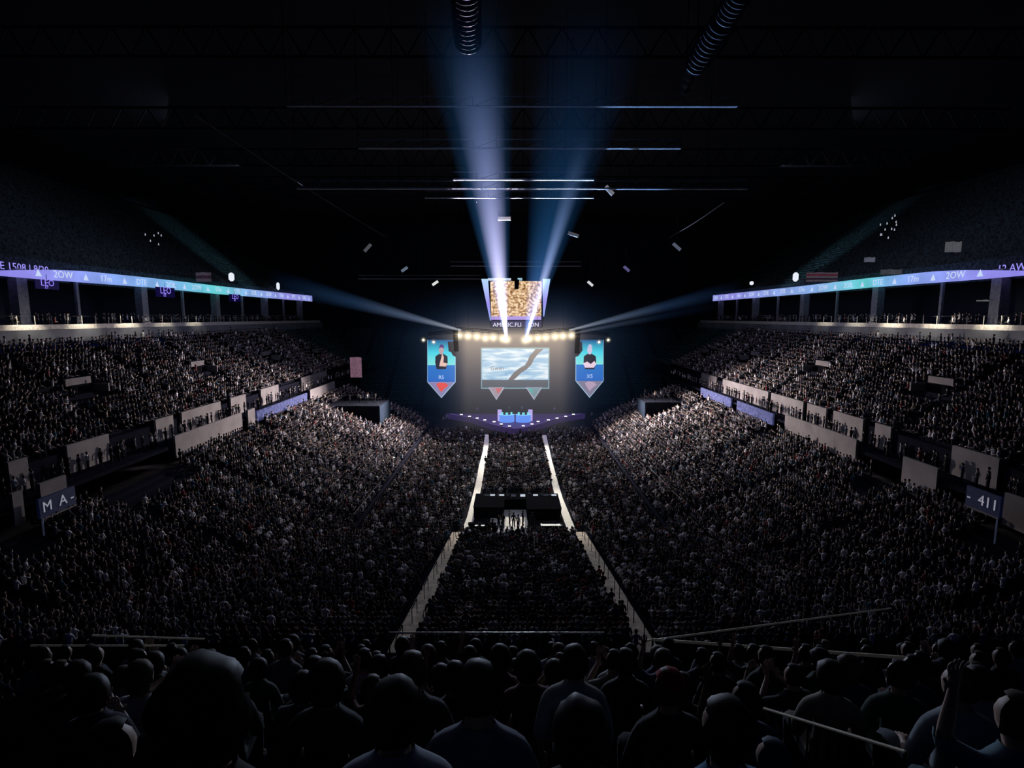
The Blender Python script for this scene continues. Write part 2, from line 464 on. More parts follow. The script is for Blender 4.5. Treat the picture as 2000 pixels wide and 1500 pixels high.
def person(pose, loc, rz, scale, label, group=None, shirt=None, skin=None, hair=None, hs=None, cap=None, trous=None):
    f = FIG[pose]
    b = bpy.data.objects.new('person', f['body']); b.location = loc; b.rotation_euler = (0, 0, rz); b.scale = (scale,) * 3
    COL.objects.link(b); tag(b, label, 'person', group)
    b.color = tuple(skin or random.choice(SKINS)) + (1,)
    def part(k, nm, c):
        o = bpy.data.objects.new(nm, f[k]); o.color = tuple(c) + (1,); COL.objects.link(o); o.parent = b
    part('shirt', 'shirt', shirt or random.choice(SHIRTS)); part('trousers', 'trousers', trous or random.choice(SHIRTS[:4]))
    part('shoes', 'shoes', (.02, .02, .02))
    hk = hs or random.choice(['hair', 'hair', 'long'])
    part(hk, 'hair', hair or random.choice(HAIRS))
    if cap: part('cap', 'cap', cap)
    return b

# near upper deck (where the photograph was taken): terraces dropping away from the camera
DK = [22.2 - .5 * k for k in range(12)]
m = MB()
for k in range(-1, 11):
    z = 22.2 - .5 * k; y0, y1 = .85 * k - .42, .85 * k + .43
    m.box((0, (y0 + y1) / 2, z - .6), (34, y1 - y0, 1.2))
struct(m.build('floor_near_deck', M_step))
DF = .85 * 10 + .43
dz = 22.2 - 5.0
specs = [  # px, py of head top, row, pose, label, extras
    (414, 1268, 1, 'standing', 'tall black silhouette of a standing person with thick long hair, at lower left', dict(hs='long', shirt=(.01, .01, .012), hair=(.004, .004, .004), d=1.13)),
    (775, 1308, 2, 'standing', 'standing person in a pale blue-grey shirt with a dark head, back turned', dict(hs='hair', shirt=(.42, .46, .56), hair=(.01, .01, .01))),
    (935, 1282, 3, 'lap', 'seated person in a dark blue-grey top with rounded lit shoulders, right of the pale shirt', dict(hs='hair', shirt=(.16, .18, .24))),
    (1132, 1352, 2, 'standing', 'person with big bushy dark hair and black top, below the striped shirt', dict(hs='long', shirt=(.01, .01, .01), hair=(.02, .02, .03))),
    (1120, 1252, 4, 'standing', 'standing person in a light striped shirt behind the bushy dark hair', dict(hs='hair', shirt=(.5, .52, .5))),
    (1306, 1298, 4, 'lap', 'seated person wearing a red cap', dict(hs='hair', shirt=(.02, .02, .025), cap=(.42, .03, .035))),
    (1412, 1345, 2, 'standing', 'person in a bright blue shirt at the bottom edge, leaning beside the red cap', dict(hs='hair', shirt=(.12, .30, .52))),
    (1503, 1430, 3, 'lap', 'small seated person in a speckled blue hooded top beside the blue shirt', dict(hs='hair', shirt=(.12, .18, .27), hair=(.08, .12, .18))),
    (1868, 1292, 4, 'lap', 'seated person with wide lit grey shoulders near the long dotted rail end', dict(hs='hair', shirt=(.30, .34, .38))),
    (1985, 1300, 3, 'arm_up', 'person at the right picture edge with a raised hand and teal grey sleeve', dict(hs='hair', shirt=(.16, .26, .32))),
    (225, 1330, 2, 'standing_arm', 'person with a raised bare forearm and rolled blue sleeve, beside the tall black silhouette', dict(hs='hair', shirt=(.16, .19, .30))),
    (800, 1292, 4, 'forward', 'seated person with a rim-lit round head just past the pale blue-grey shirt', dict(hs='hair', shirt=(.05, .05, .06))),
    (640, 1285, 4, 'lap', 'seated person with rounded rim-lit hair left of the pale blue-grey shirt', dict(hs='long', shirt=(.04, .05, .06))),
    (1222, 1262, 6, 'lap', 'person with a narrow rim-lit head between the striped shirt and the red cap', dict(hs='hair', shirt=(.03, .03, .04))),
]
taken = []
for (px, py, k, pose, lab, ex) in specs:
    d = ex.pop('d', .85 * k)
    p = at(px, py, d + .02); s = (p.z - DK[k]) / FIG[pose]['top']
    s = max(.78, min(1.22, s))
    person(pose, (p.x, d - .05, DK[k]), random.uniform(-.12, .12), s, lab, None, **ex)
    taken.append((p.x, d))
N_IND = len(specs)
GP = {'lap': 'seated upright', 'arm_up': 'raising one hand', 'clap': 'with hands clasped', 'forward': 'leaning forward', 'standing': 'standing', 'standing_arm': 'standing with one hand raised', 'standing_clap': 'standing with hands together'}
for k in range(2, 11):
    z = DK[k]; W = (.85 * k + 2) * 1.02
    x = -W
    while x < W:
        x += random.uniform(.56, .72)
        d = .85 * k
        if any((x - a) ** 2 + (d - b) ** 2 < .5 ** 2 for a, b in taken): continue
        if k == 2 and abs(x) < 2.2 : continue
        if k == 3 and random.random() < .45: continue
        if random.random() < .20: continue
        if not in_frame(x, d, z + .3, -10): continue
        pose = random.choice(['lap', 'lap', 'lap', 'forward', 'clap', 'arm_up'])
        lab = 'dark spectator %s in the near rows behind the front rail' % GP[pose]
        person(pose, (x, d - .02, z), random.uniform(-.25, .25), random.uniform(.92, 1.02), lab, 'dark spectators in the near rows, ' + GP[pose])
        N_IND += 1
# the nearest of the lower crowd as individuals as well
order = np.argsort(np.where(infr, dist, 1e9))
near = order[:max(0, 300 - N_IND)]
nearset = set(near.tolist())
for i in near:
    x, y, z, yaw, k = P[i]
    pose = ['lap', 'clap', 'standing', 'arm_up'][int(k)]
    side = 'left' if x < -9 else ('right' if x > 9 else 'middle')
    w = {'left': 'left corner', 'right': 'right corner', 'middle': 'centre block'}[side]
    person(pose, (x, y, z), yaw, random.uniform(.92, 1.03), 'spectator %s in the %s crowd just below the front rail' % (GP[pose], w), 'lower spectators in the %s, %s' % (w, GP[pose]))
mask = np.ones(len(P), bool); mask[list(nearset)] = False
Q = P[mask]; Qd = dist[mask]

# ------------------------------------------------------------------ people: the rest of the crowd, one mesh
def lowfig(kind, full=True):
    vs, fs, cs = [], [], []      # cs: 0 skin 1 hair 2 shirt 3 trousers
    def rings(rg, n, c, cap0=True):
        o = len(vs)
        for (x, y, z, rx, ry, ax) in rg:
            for i in range(n):
                t = 2 * PI * i / n + PI / n
                if ax == 'z': vs.append((x + rx * math.cos(t), y + ry * math.sin(t), z))
                else: vs.append((x + rx * math.cos(t), y, z + ry * math.sin(t)))
                cs.append(c)
        for k in range(len(rg) - 1):
            for i in range(n):
                j = (i + 1) % n; fs.append((o + k * n + i, o + k * n + j, o + (k + 1) * n + j, o + (k + 1) * n + i))
        fs.append(tuple(range(o + (len(rg) - 1) * n, o + len(rg) * n)))
    hz = .93 if kind == 2 else .50
    n = 6 if full else 5
    rings([(0, 0, hz - .08, .17, .12, 'z'), (0, -.01, hz + .15, .14, .11, 'z'), (0, -.01, hz + .38, .19, .13, 'z'), (0, 0, hz + .50, .17, .10, 'z'), (0, .01, hz + .55, .06, .06, 'z')], n, 2)
    rings([(0, .02, hz + .54, .05, .05, 'z'), (0, .04, hz + .63, .075, .085, 'z'), (0, .03, hz + .74, .085, .10, 'z')], n, 0)
    rings([(0, .005, hz + .67, .07, .075, 'z'), (0, .0, hz + .72, .095, .105, 'z'), (0, 0, hz + .80, .09, .105, 'z'), (0, 0, hz + .87, .04, .05, 'z')], n, 1)
    for s in (-1, 1):
        if kind == 0: a = [(s * .19, 0, hz + .46), (s * .26, .05, hz + .2), (s * .12, .30, hz + .13)]
        elif kind == 1: a = [(s * .19, 0, hz + .46), (s * .28, .18, hz + .34), (s * .05, .36, hz + .55)]
        elif kind == 2: a = [(s * .19, 0, hz + .46), (s * .25, -.02, hz + .2), (s * .24, .08, hz - .05)]
        else: a = [(s * .19, 0, hz + .46), (s * .30, .1, hz + .52 if s < 0 else hz + .2), (s * .24, .2, hz + .84 if s < 0 else hz + .14)]
        for j, (p, q2, r1, r2, c) in enumerate(((a[0], a[1], .055, .045, 2), (a[1], a[2], .042, .035, 0))):
            b = MB().tube(p, q2, r1, 4 if full else 3, r2); o = len(vs); vs.extend([tuple(v) for v in b.v]); cs.extend([c] * len(b.v)); fs.extend([tuple(i + o for i in f) for f in b.f if len(f) == 4 or full])
        legs = [((s * .09, .02, hz - .02), (s * .13, .46, hz), .085, .07), ((s * .13, .46, hz), (s * .13, .46, .0), .06, .05)] if kind != 2 else [((s * .09, 0, hz), (s * .11, .0, .0), .085, .05)]
        for p, q2, r1, r2 in legs if full else legs[:1]:
            b = MB().tube(p, q2, r1, 4, r2); o = len(vs); vs.extend([tuple(v) for v in b.v]); cs.extend([3] * len(b.v)); fs.extend([tuple(i + o for i in f) for f in b.f])
    return np.array(vs, np.float32), fs, np.array(cs)
CV, CF, CC = [], [], []; CL = []; base = 0
cshirts = np.array([(.008, .009, .012)] * 18 + [(.02, .025, .035)] * 8 + [(.04, .045, .08)] * 5 + [(.09, .10, .13)] * 4 + [(.30, .29, .33)] * 4 + [(.80, .78, .82)] * 5 + [(.22, .05, .05), (.05, .12, .18), (.35, .28, .22)], np.float32)
cskin = (np.array(SKINS, np.float32) * .6 + np.array([(.20, .18, .19)])); chair_ = np.array(HAIRS, np.float32) * .8
for full in (True, False):
    for kind in range(4):
        sel = (Q[:, 4].astype(int) == kind) & ((Qd < 62) == full)
        A = Q[sel]; n = len(A)
        if n == 0: continue
        vs, fs, cs = lowfig(kind, full); nv = len(vs)
        sc_ = rng.uniform(.9, 1.06, n)[:, None]
        c, s_ = np.cos(A[:, 3])[:, None], np.sin(A[:, 3])[:, None]
        lx, ly, lz = vs[:, 0][None] * sc_, vs[:, 1][None] * sc_, vs[:, 2][None] * sc_
        X = lx * c - ly * s_ + A[:, 0:1]; Y = lx * s_ + ly * c + A[:, 1:2]; Z = lz + A[:, 2:3]
        CV.append(np.stack([X, Y, Z], -1).reshape(-1, 3).astype(np.float32))
        pal = np.zeros((n, 4, 3), np.float32)
        pal[:, 0] = cskin[rng.integers(0, len(cskin), n)]; pal[:, 1] = chair_[rng.integers(0, len(chair_), n)]
        pal[:, 2] = cshirts[rng.integers(0, len(cshirts), n)]; pal[:, 3] = np.array([.012, .013, .02])
        CC.append(pal[:, cs].reshape(-1, 3))
        off = (np.arange(n) * nv + base)
        # faces grouped by length so they vectorise
        for ln in sorted({len(f) for f in fs}):
            F = np.array([f for f in fs if len(f) == ln]); FF = (F[None] + off[:, None, None]).reshape(-1)
            CF.append(FF.astype(np.int32)); CL.append(np.full(len(F) * n, ln, np.int32))
        base += n * nv
V = np.concatenate(CV); LI = np.concatenate(CF); LT = np.concatenate(CL); CO = np.concatenate(CC)
me = bpy.data.meshes.new('crowd'); me.vertices.add(len(V)); me.vertices.foreach_set('co', V.ravel())
me.loops.add(len(LI)); me.loops.foreach_set('vertex_index', LI)
me.polygons.add(len(LT)); st = np.concatenate([[0], np.cumsum(LT)[:-1]]).astype(np.int32)
me.polygons.foreach_set('loop_start', st); me.polygons.foreach_set('loop_total', LT)
me.update(calc_edges=True)
ca = me.color_attributes.new('tone', 'FLOAT_COLOR', 'POINT')
ca.data.foreach_set('color', np.concatenate([CO, np.ones((len(CO), 1), np.float32)], 1).ravel().astype(np.float32))
mc = bpy.data.materials.new('crowd_cloth_and_skin'); mc.use_nodes = True; q = NT(mc)
ac = q.n('ShaderNodeAttribute', attribute_name='tone'); q.L.new(ac.outputs['Color'], mc.node_tree.nodes['Principled BSDF'].inputs['Base Color'])
mc.node_tree.nodes['Principled BSDF'].inputs['Roughness'].default_value = .8; mc.node_tree.nodes['Principled BSDF'].inputs['Specular IOR Level'].default_value = .12
me.materials.append(mc)
crowd = link(bpy.data.objects.new('crowd', me))
tag(crowd, 'dense crowd filling the arena floor and both side tiers down to the stage', 'crowd', kind='stuff')
print('CROWD', len(Q), 'IND', N_IND, len(near), 'faces', len(LT))

# empty seats at the far ends of the tiers
S = []
for sgn in (-1, 1):
    for k in range(16):
        X = XU0 + (k + .5) * PL; z = ZU0 + k * RU
        for d in np.arange(131.5 - k * .55, 150, .58):
            if not stair_gap(d + 4): S.append((sgn * X, d, z, sgn * -PI / 2))
for k in range(30):
    for x in np.arange(-55, 55, .62):
        if abs(x) > 16 and abs((x % 9) - 4.5) > .6: S.append((x, 134.4 + k * .95, 2 + k * .62, PI))
S = np.array(S)
sv = MB(); sv.box((0, 0, .42), (.46, .42, .06)); sv.box((0, -.22, .66), (.46, .06, .46)); sv.box((0, -.05, .2), (.08, .1, .4))
sv_v = np.array(sv.v, np.float32); F = np.array(sv.f)
c, s_ = np.cos(S[:, 3] + 0)[:, None], np.sin(S[:, 3])[:, None]
X = sv_v[:, 0][None] * c + sv_v[:, 1][None] * -s_ + S[:, 0:1]; Y = sv_v[:, 0][None] * s_ + sv_v[:, 1][None] * c + S[:, 1:2]; Z = sv_v[:, 2][None] + S[:, 2:3]
V = np.stack([X, Y, Z], -1).reshape(-1, 3); FF = (F[None] + (np.arange(len(S)) * len(sv_v))[:, None, None]).reshape(-1)
me = bpy.data.meshes.new('stadium_seats'); me.vertices.add(len(V)); me.vertices.foreach_set('co', V.ravel())
me.loops.add(len(FF)); me.loops.foreach_set('vertex_index', FF); nF = len(FF) // 4
me.polygons.add(nF); me.polygons.foreach_set('loop_start', np.arange(nF) * 4); me.polygons.foreach_set('loop_total', np.full(nF, 4)); me.update(calc_edges=True)
me.materials.append(M_seat)
tag(link(bpy.data.objects.new('stadium_seats', me)), 'empty dark teal seats in rows at the far end beside the stage', 'seats', kind='stuff')

# ------------------------------------------------------------------ aisles and stairs
def strip(name, pts, w, z, m, th=.03):
    """flat strip along points (x,y) width w"""
    r = MB()
    for a, b in zip(pts, pts[1:]):
        r.quad((a.x - w(a) / 2, a.y, z), (a.x + w(a) / 2, a.y, z), (b.x + w(b) / 2, b.y, z), (b.x - w(b) / 2, b.y, z))
    return struct(r.build(name, m))
strip('floor_aisle_left', LA, lambda p: .95, .03, M_aisle)
strip('floor_aisle_right', RA, lambda p: .95, .03, M_aisle)
for nm, fx in (('left', SL), ('right', SR)):
    r = MB()
    for k in range(nb):
        yc = BD1 - (k + .5) * PL; z = .8 + k * RB
        r.box((fx(yc), yc, z + .03 - .05), (1.15, PL, .16)); r.box((fx(yc), yc - PL / 4, z + .09), (1.15, PL / 2, .12))
    struct(r.build('floor_stairs_' + nm, M_stair))
def railing(pts, h, label, r=.03, posts=1, mid=True, m=M_rail, group=None, segs=None, name='railing', pm=None):
    """pts: floor points of the rail; posts at each"""
    root = empty(name, pts[0])
    b = local(root)
    for i, (a, c) in enumerate(zip(pts, pts[1:])):
        if segs and i not in segs: continue
        b.tube(Vector(a) + Vector((0, 0, h)), Vector(c) + Vector((0, 0, h)), r, 6)
    b.build('handrail', m, root)
    if mid:
        b = local(root)
        for a, c in zip(pts, pts[1:]): b.tube(Vector(a) + Vector((0, 0, h * .5)), Vector(c) + Vector((0, 0, h * .5)), r * .6, 6)
        b.build('middle_rail', m, root)
    for p in pts:
        local(root).tube(p, Vector(p) + Vector((0, 0, h)), r * .8, 6).build('post', pm or m, root)
    tag(root, label, 'railing', group); return root
# stair centre posts (thin dark uprights on the pale stairs)
for nm, fx in (('left', SL), ('right', SR)):
    for j, k in enumerate(range(2, nb, 5)):
        yc = BD1 - (k + .5) * PL; z = .8 + k * RB + .15
        pts = [Vector((fx(yc), yc, z)), Vector((fx(yc), yc - 1.7, z + 2 * RB))]
        railing(pts, .95, 'short dark handrail in the middle of the %s stair of the near bank' % nm, .035, mid=False, m=M_black, group='handrails on the %s near stair' % nm)

# rails around the near deck
M_rail2 = mat('glow_rail_steel', (0.75, 0.70, 0.58), 0.4, 0.2, emis=(.8, .74, .6), es=0.012)  # faint emission painted in for light caught on the rail
def rail_px(p0, p1, d0, d1, h, label, n=8, r=.02, zf=None, m=M_rail2, mid=False):
    A = at(*p0, d0); B = at(*p1, d1)
    pts = [A.lerp(B, i / n) - Vector((0, 0, h)) for i in range(n + 1)]
    return railing(pts, h, label, r, mid=mid, m=m, pm=M_black)
rail_px((760, 1236), (1180, 1236), DF + .05, DF + .05, 1.0, 'thin grey front rail across the middle of the near deck', 6, .018, m=M_rail)
rail_px((60, 1261), (360, 1261), DF - 0.2, DF - 0.2, 1.0, 'lower of two pale rails in the dark lower left corner', 5, .018)
rail_px((180, 1241), (400, 1248), DF + .0, DF + .3, 1.15, 'upper of two pale rails in the dark lower left corner', 4, .016)
rail_px((1275, 1249), (1800, 1287), DF, DF - 2.2, 1.0, 'long pale rail sloping across the lower right crowd', 8, .024)
rail_px((1478, 1379), (1768, 1468), 4.2, 3.0, 1.0, 'steep pale dotted handrail nearest the camera at lower right', 14, .011)
rail_px((1260, 1252), (1740, 1188), 11, 14, 1.0, 'dashed pale rail rising to the right above the long rail', 16, .022)

# stair rails on side crowd (thin pale diagonals)
for (a, b, s, w) in (((735, 950), (690, 1005), -1, 'left'), ((1270, 915), (1330, 975), 1, 'right')):
    pa, pb = [onx(*p, s * (17.4 if s < 0 else 19.6)) for p in (a, b)]
    pts = [pa.lerp(pb, i / 5) - Vector((0, 0, .9)) for i in range(6)]
    railing(pts, .9, 'thin pale stair rail running up the %s lower tier' % w, .03, mid=False, m=mat('dull_rail', (.12, .12, .12), .8))

# ------------------------------------------------------------------ concourse: columns, posts, ribbon boards
for sgn in (-1, 1):
    side = 'left' if sgn < 0 else 'right'
    for i in range(9):
        d = 63.5 + 10.5 * i
        w = 1.35 if i % 2 == 0 else .4
        if i == 1: d = 72
        c = MB(); c.box((sgn * 57.2, d, 26.2), (w * .8, w, 6.8)); c.box((sgn * 57.2, d, 23.1), (w, w * 1.15, .5))
        struct(c.build('column_' + side, M_col))
    root = empty('concourse_railing', (sgn * 54.0, 54, 23.17))
    b = local(root); b.tube((sgn * 54.0, 50, 24.15), (sgn * 54.0, 148, 24.15), .02); b.build('handrail', M_steel, root)
    for j in range(26):
        d = 57 + 2.25 * j
        local(root).tube((sgn * 53.9, d, 23.1), (sgn * 53.9, d, 24.2), .05, 6).build('post', M_rail, root)
    tag(root, 'thin post railing on the pale %s upper ledge' % side, 'railing')

def ribbon_mat(name, cyan):
    """LED ribbon: colours run along the board"""
    m = bpy.data.materials.new(name); m.use_nodes = True; q = NT(m); b = m.node_tree.nodes['Principled BSDF']
    tc = q.n('ShaderNodeTexCoord'); sp = q.n('ShaderNodeSeparateXYZ'); q.L.new(tc.outputs['Object'], sp.inputs[0])
    f = q.m('DIVIDE', sp.outputs['Y'], 100)
    els = [(0, (.26, .20, .85)), (.12, (.32, .30, .95)), (.25, (.28, .44, 1)), (max(.3, cyan - .12), (.22, .55, .90)), (cyan, (.15, .75, .78)), (cyan + .12, (.28, .50, .90)), (.85, (.32, .30, .85)), (1, (.30, .33, .8))]
    c = q.ramp(f, els)
    no = q.n('ShaderNodeTexNoise'); no.inputs['Scale'].default_value = .25; no.inputs['Detail'].default_value = 3; q.L.new(tc.outputs['Object'], no.inputs['Vector'])
    st = q.m('ADD', q.m('MULTIPLY', no.outputs['Fac'], .8), .45)
    q.L.new(c, b.inputs['Emission Color']); q.L.new(st, b.inputs['Emission Strength']); b.inputs['Base Color'].default_value = (.02, .02, .03, 1)
    return m
M_glyph = emit('ribbon_glyph', (.62, .74, 1.0), .9)
prof = [(-30, .086, .082), (0, .090, .0815), (75, .0985, .081), (120, .104, .081), (180, .108, .0815), (300, .109, .083), (430, .107, .080), (500, .107, .080), (612, .108, .080)]
for sgn in (-1, 1):
    side = 'left' if sgn < 0 else 'right'; X = 56.0
    root = empty('led_ribbon_board', (sgn * X, 52, 29))
    b = local(root); f = []
    ext = 0 if sgn < 0 else -9
    prev = None
    for (px, a, c) in prof:
        yy = X * 1050 / (997 - px - (ext if px > 600 else 0)) if px < 990 else 0
        yy = (yy - .12 * 0) 
        yy = yy / .9925
        cur = (yy, 24 + a * X, 24 + c * X)
        if prev:
            x0 = sgn * X; xb = sgn * (X + .4)
            v = [(x0, prev[0], prev[2]), (x0, cur[0], cur[2]), (x0, cur[0], cur[1]), (x0, prev[0], prev[1]), (xb, prev[0], prev[2]), (xb, cur[0], cur[2]), (xb, cur[0], cur[1]), (xb, prev[0], prev[1])]
            b.add(v, [(0, 1, 2, 3), (4, 7, 6, 5), (3, 2, 6, 7), (0, 4, 5, 1), (1, 5, 6, 2)])
        prev = cur
    yend = prev[0]
    scr = b.build('screen', ribbon_mat('ribbon_screen_' + side, .52 if sgn < 0 else .34), root)
    for yb in range(58, 146, 12): MB().box((sgn * 1.0, yb - 52, .3), (1.5, .25, .3)).build('bracket', M_black, root)
    # glyphs: alternating small triangles and word marks
    yy = 65.0; i = 0
    words = ['2OW', '17m', 'DTE', '2OIL']
    while yy < yend - 2:
        zc = 24 + .094 * X
        if i % 2 == 0:
            t = MB(); t.add([(0, -.45, -.42), (0, .45, -.42), (0, 0, .45), (0, -.14, -.3), (0, .14, -.3), (0, 0, .05)], [(0, 1, 5), (0, 5, 2), (1, 2, 5)])
            me_ = t.mesh('logo', M_glyph); o = bpy.data.objects.new('logo', me_)
            o.rotation_euler = (0, 0, 0)
        else:
            o = bpy.data.objects.new('lettering', text_mesh(words[(i // 2) % 4], 1.25, M_glyph, .01))
            o.rotation_euler = (PI / 2, 0, -sgn * PI / 2) if sgn > 0 else (PI / 2, 0, PI / 2)
        o.location = (-sgn * .06, yy - 52, zc - 29); link(o, scr)
        yy += 3.6; i += 1
    tag(root, 'long glowing blue LED ribbon board along the %s upper deck edge' % side, 'led board')
    # second faint text line above the near end
    t = text_mesh('ME 1508 | 8/20 -' if sgn < 0 else '- 12 AWS', 1.2, emit('purple_text', (.35, .30, 1.0), .9), .01)
    o = bpy.data.objects.new('scroll_sign', t); p = onx(48 if sgn < 0 else 1974, 523.5, sgn * 57.0)
    o.location = p; o.rotation_euler = (PI / 2, 0, PI / 2 if sgn < 0 else -PI / 2); link(o)
    tag(o, 'small purple scrolling text line above the near end of the %s ribbon board' % side, 'sign')
# small purple signs hanging under the ribbon
M_purp = emit('purple_led', (.32, .24, 1), .9)
for (px, py, w) in ((92, 556, 28), (323, 571, 30), (459, 582, 22)):
    p = onx(px, py, -55.6); s = w * p.y / 1050
    root = empty('hanging_sign', p)
    MB().box((0, 0, 0), (.1, s * 1.9, s * .62)).build('panel', mat('sign_panel', (.01, .01, .06), .5, emis=(.05, .02, .5), es=.05), root)
    o = link(bpy.data.objects.new('lettering', text_mesh('LEO', s * .62, M_purp)), root); o.location = (.08, 0, s * .1); o.rotation_euler = (PI / 2, 0, PI / 2)
    o = link(bpy.data.objects.new('lettering', text_mesh('ET', s * .26, M_purp)), root); o.location = (.08, -s * .1, -s * .2); o.rotation_euler = (PI / 2, 0, PI / 2)
    MB().tube((0, 0, s * .3), (0, 0, s * .3 + .7), .03).build('hanger', M_black, root)
    tag(root, 'small purple lit sign hanging under the left ribbon board, %s' % {92: 'beside the wide pale column', 323: 'under the bluest stretch', 459: 'nearest the stage'}[px], 'sign')
# white lamps near the ribbon
for (px, py, w, h, lab) in ((452, 541, 10, 16, 'larger white lamp above the left ribbon board'), (543, 559, 6, 14, 'small white lamp above the left ribbon board toward the stage'),
                            (1554, 541, 10, 17, 'oval white lamp above the right ribbon board'), (1468, 553, 7, 7, 'small round white lamp above the right ribbon board')):
    sg = -1 if px < 1000 else 1
    p = onx(px, py, sg * 57); k = p.y / 1050
    root = empty('wall_lamp', p); W, H = w * k, h * k
    MB().lathe((0, 0, -H / 2), [(W * .2, 0), (W * .5, H * .2), (W * .5, H * .8), (W * .2, H)], 10).build('globe', emit('lamp_white', (.85, .9, 1), .95), root, smooth=True)
    MB().box((sg * W * .6, 0, 0), (W * .6, .15, .15)).build('bracket', M_black, root)
    tag(root, lab, 'lamp')
# flags and hanging banners
def flag(px, py, w, h, X, cols, label, name='hanging_flag', mstrip=None):
    p = onx(px, py, X); k = p.y / 1050
    root = empty(name, p); W, H = w * k, h * k
    ang = 0.0
    n = len(cols)
    for i, c in enumerate(cols):
        z1 = H / 2 - i * H / n; z0 = z1 - H / n
        r = MB()
        for j in range(8):
            a, b_ = -W / 2 + j * W / 8, -W / 2 + (j + 1) * W / 8
            ya, yb = .15 * math.sin(j * 1.3), .15 * math.sin((j + 1) * 1.3)
            r.quad((a, ya, z0), (b_, yb, z0), (b_, yb, z1), (a, ya, z1))
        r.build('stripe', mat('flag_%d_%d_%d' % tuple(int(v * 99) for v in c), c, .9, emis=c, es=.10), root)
    MB().tube((-W / 2, 0, H / 2), (W / 2, 0, H / 2), .04).build('pole', M_black, root)
    tag(root, label, 'flag' if 'flag' in name else 'banner')
flag(398, 541, 30, 18, -52, [(.25, .2, .25), (.10, .05, .08), (.25, .2, .25)], 'faint striped flag hanging above the left ribbon board')
flag(1605, 541, 60, 18, 52, [(.30, .22, .25), (.35, .05, .09), (.30, .25, .28), (.08, .04, .07), (.30, .22, .25)], 'faint red and grey striped flag above the right ribbon board')
flag(1861, 482, 30, 20, 50, [(.65, .68, .75)], 'pale grey rectangular banner high on the right', 'hanging_banner')
flag(1698, 507, 20, 9, 52, [(.55, .55, .66)], 'small pale banner above the right ribbon board, beside the bracket sign', 'hanging_banner')
flag(1740, 531, 40, 10, 52, [(.32, .36, .36)], 'long low greenish grey banner touching the right ribbon board', 'hanging_banner')
flag(1926, 587, 38, 3, 56.5, [(.9, .9, .85)], 'thin bright white strip sign below the right ribbon board', 'hanging_banner')

# vomitory fascia signs
for (pa, pb, X, txt, lab) in (((78, 1000), (147, 962), -34.5, 'M  A -', 'dark blue section sign over the left vomitory'), ((1888, 955), (1952, 1004), 34.5, '-  411', 'dark blue section sign with white numerals 411 over the right vomitory')):
    A = onx(*pa, X); B = onx(*pb, X); s = 1 if X > 0 else -1
    mid = (A + B) / 2; L = abs(A.y - B.y); root = empty('section_sign', mid)
    sl = (B.z - A.z) / (B.y - A.y)
    b = MB(); h = .75
    for (y0, y1) in ((-L / 2, L / 2),):
        b.add([(0, y0, sl * y0 * 0 - h), (0, y1, -h), (0, y1, h), (0, y0, h), (s * .2, y0, -h), (s * .2, y1, -h), (s * .2, y1, h), (s * .2, y0, h)], [(0, 1, 2, 3), (4, 7, 6, 5), (3, 2, 6, 7), (0, 4, 5, 1), (0, 3, 7, 4), (1, 5, 6, 2)])
    b.build('fascia', mat('sign_navy', (.012, .02, .06), .6, emis=(.01, .02, .08), es=.10), root)
    o = link(bpy.data.objects.new('lettering', text_mesh(txt, 1.1, emit('sign_white', (.7, .7, .85), .30))), root)
    o.location = (-s * .04, 0, 0); o.rotation_euler = (PI / 2, 0, -s * PI / 2)
    MB().tube((-s * .02, -L / 2 + .1, -h), (-s * .02, -L / 2 + .1, -h - 3.0), .06).build('post', mat('post_blue', (.18, .22, .34), .6, emis=(.10, .12, .22), es=.12), root)
    MB().box((s * .1, 0, -h - .06), (.3, L, .1)).build('ledge', M_wallw, root)
    tag(root, lab, 'sign')

# ------------------------------------------------------------------ roof steel and catwalks
def truss(d, z, x0, x1, h=1.6, r=.10, name='roof_truss'):
    root = empty(name, (0, d, z)); b = MB()
    for dz_ in (0, h): b.tube((x0, 0, dz_), (x1, 0, dz_), r)
    b.build('chord', M_steel, root); b = MB()
    n = int((x1 - x0) / 3); 
    for i in range(n):
        a = x0 + (x1 - x0) * i / n; c_ = x0 + (x1 - x0) * (i + 1) / n
        b.tube((a, 0, 0), ((a + c_) / 2, 0, h), r * .5, 5); b.tube(((a + c_) / 2, 0, h), (c_, 0, 0), r * .5, 5)
    b.build('web', M_steel, root)
    return root
for i, d in enumerate((24, 50, 68, 84, 100, 116)):
    t = truss(d, 46.5, -60, 60, 2.4, .16)
    tag(t, 'dark steel roof truss spanning the hall under the ceiling', 'truss', 'dark roof trusses')
def catwalk(py, d, px0, px1, r, label, py2=None):
    A = at(px0, py, d); B = at(px1, py, d); mid = (A + B) / 2
    root = empty('catwalk', mid); b = local(root); b.box(mid, ((B - A).length, r * 5.5, r * 1.0)); b.box(mid + Vector((0, r * 2.6, r)), ((B - A).length, r * .4, r * 2)); b.build('beam_catch_plate', M_cat, root)  # flat underside added so the beam light shows from below
    b = local(root); up = Vector((0, 0.0, .75)); b.tube(A + up, B + up, r * .55, 8); b.build('upper_pipe', M_cat, root)
    n = max(3, int((B - A).length / 2.0)); b = local(root)
    for i in range(n + 1):
        p = A.lerp(B, i / n); b.tube(p, p + up, r * .35, 5)
        if i < n: b.tube(p, A.lerp(B, (i + 1) / n) + up, r * .3, 5)
    b.build('bracing', M_steel, root)
    for i in range(0, n + 1, max(1, n // 4)):
        p = A.lerp(B, i / n); b = local(root); b.tube(p + up, (p.x, p.y, 50), .04, 4); b.build('hanger', M_steel, root)
    tag(root, label, 'catwalk'); return root
catwalk(208, 44.4, 560, 1440, .06, 'faint dotted catwalk pipe, topmost of the crossing pipes')
catwalk(290, 49.5, 700, 1330, .08, 'long bright catwalk pipe crossing both beams, second from top')
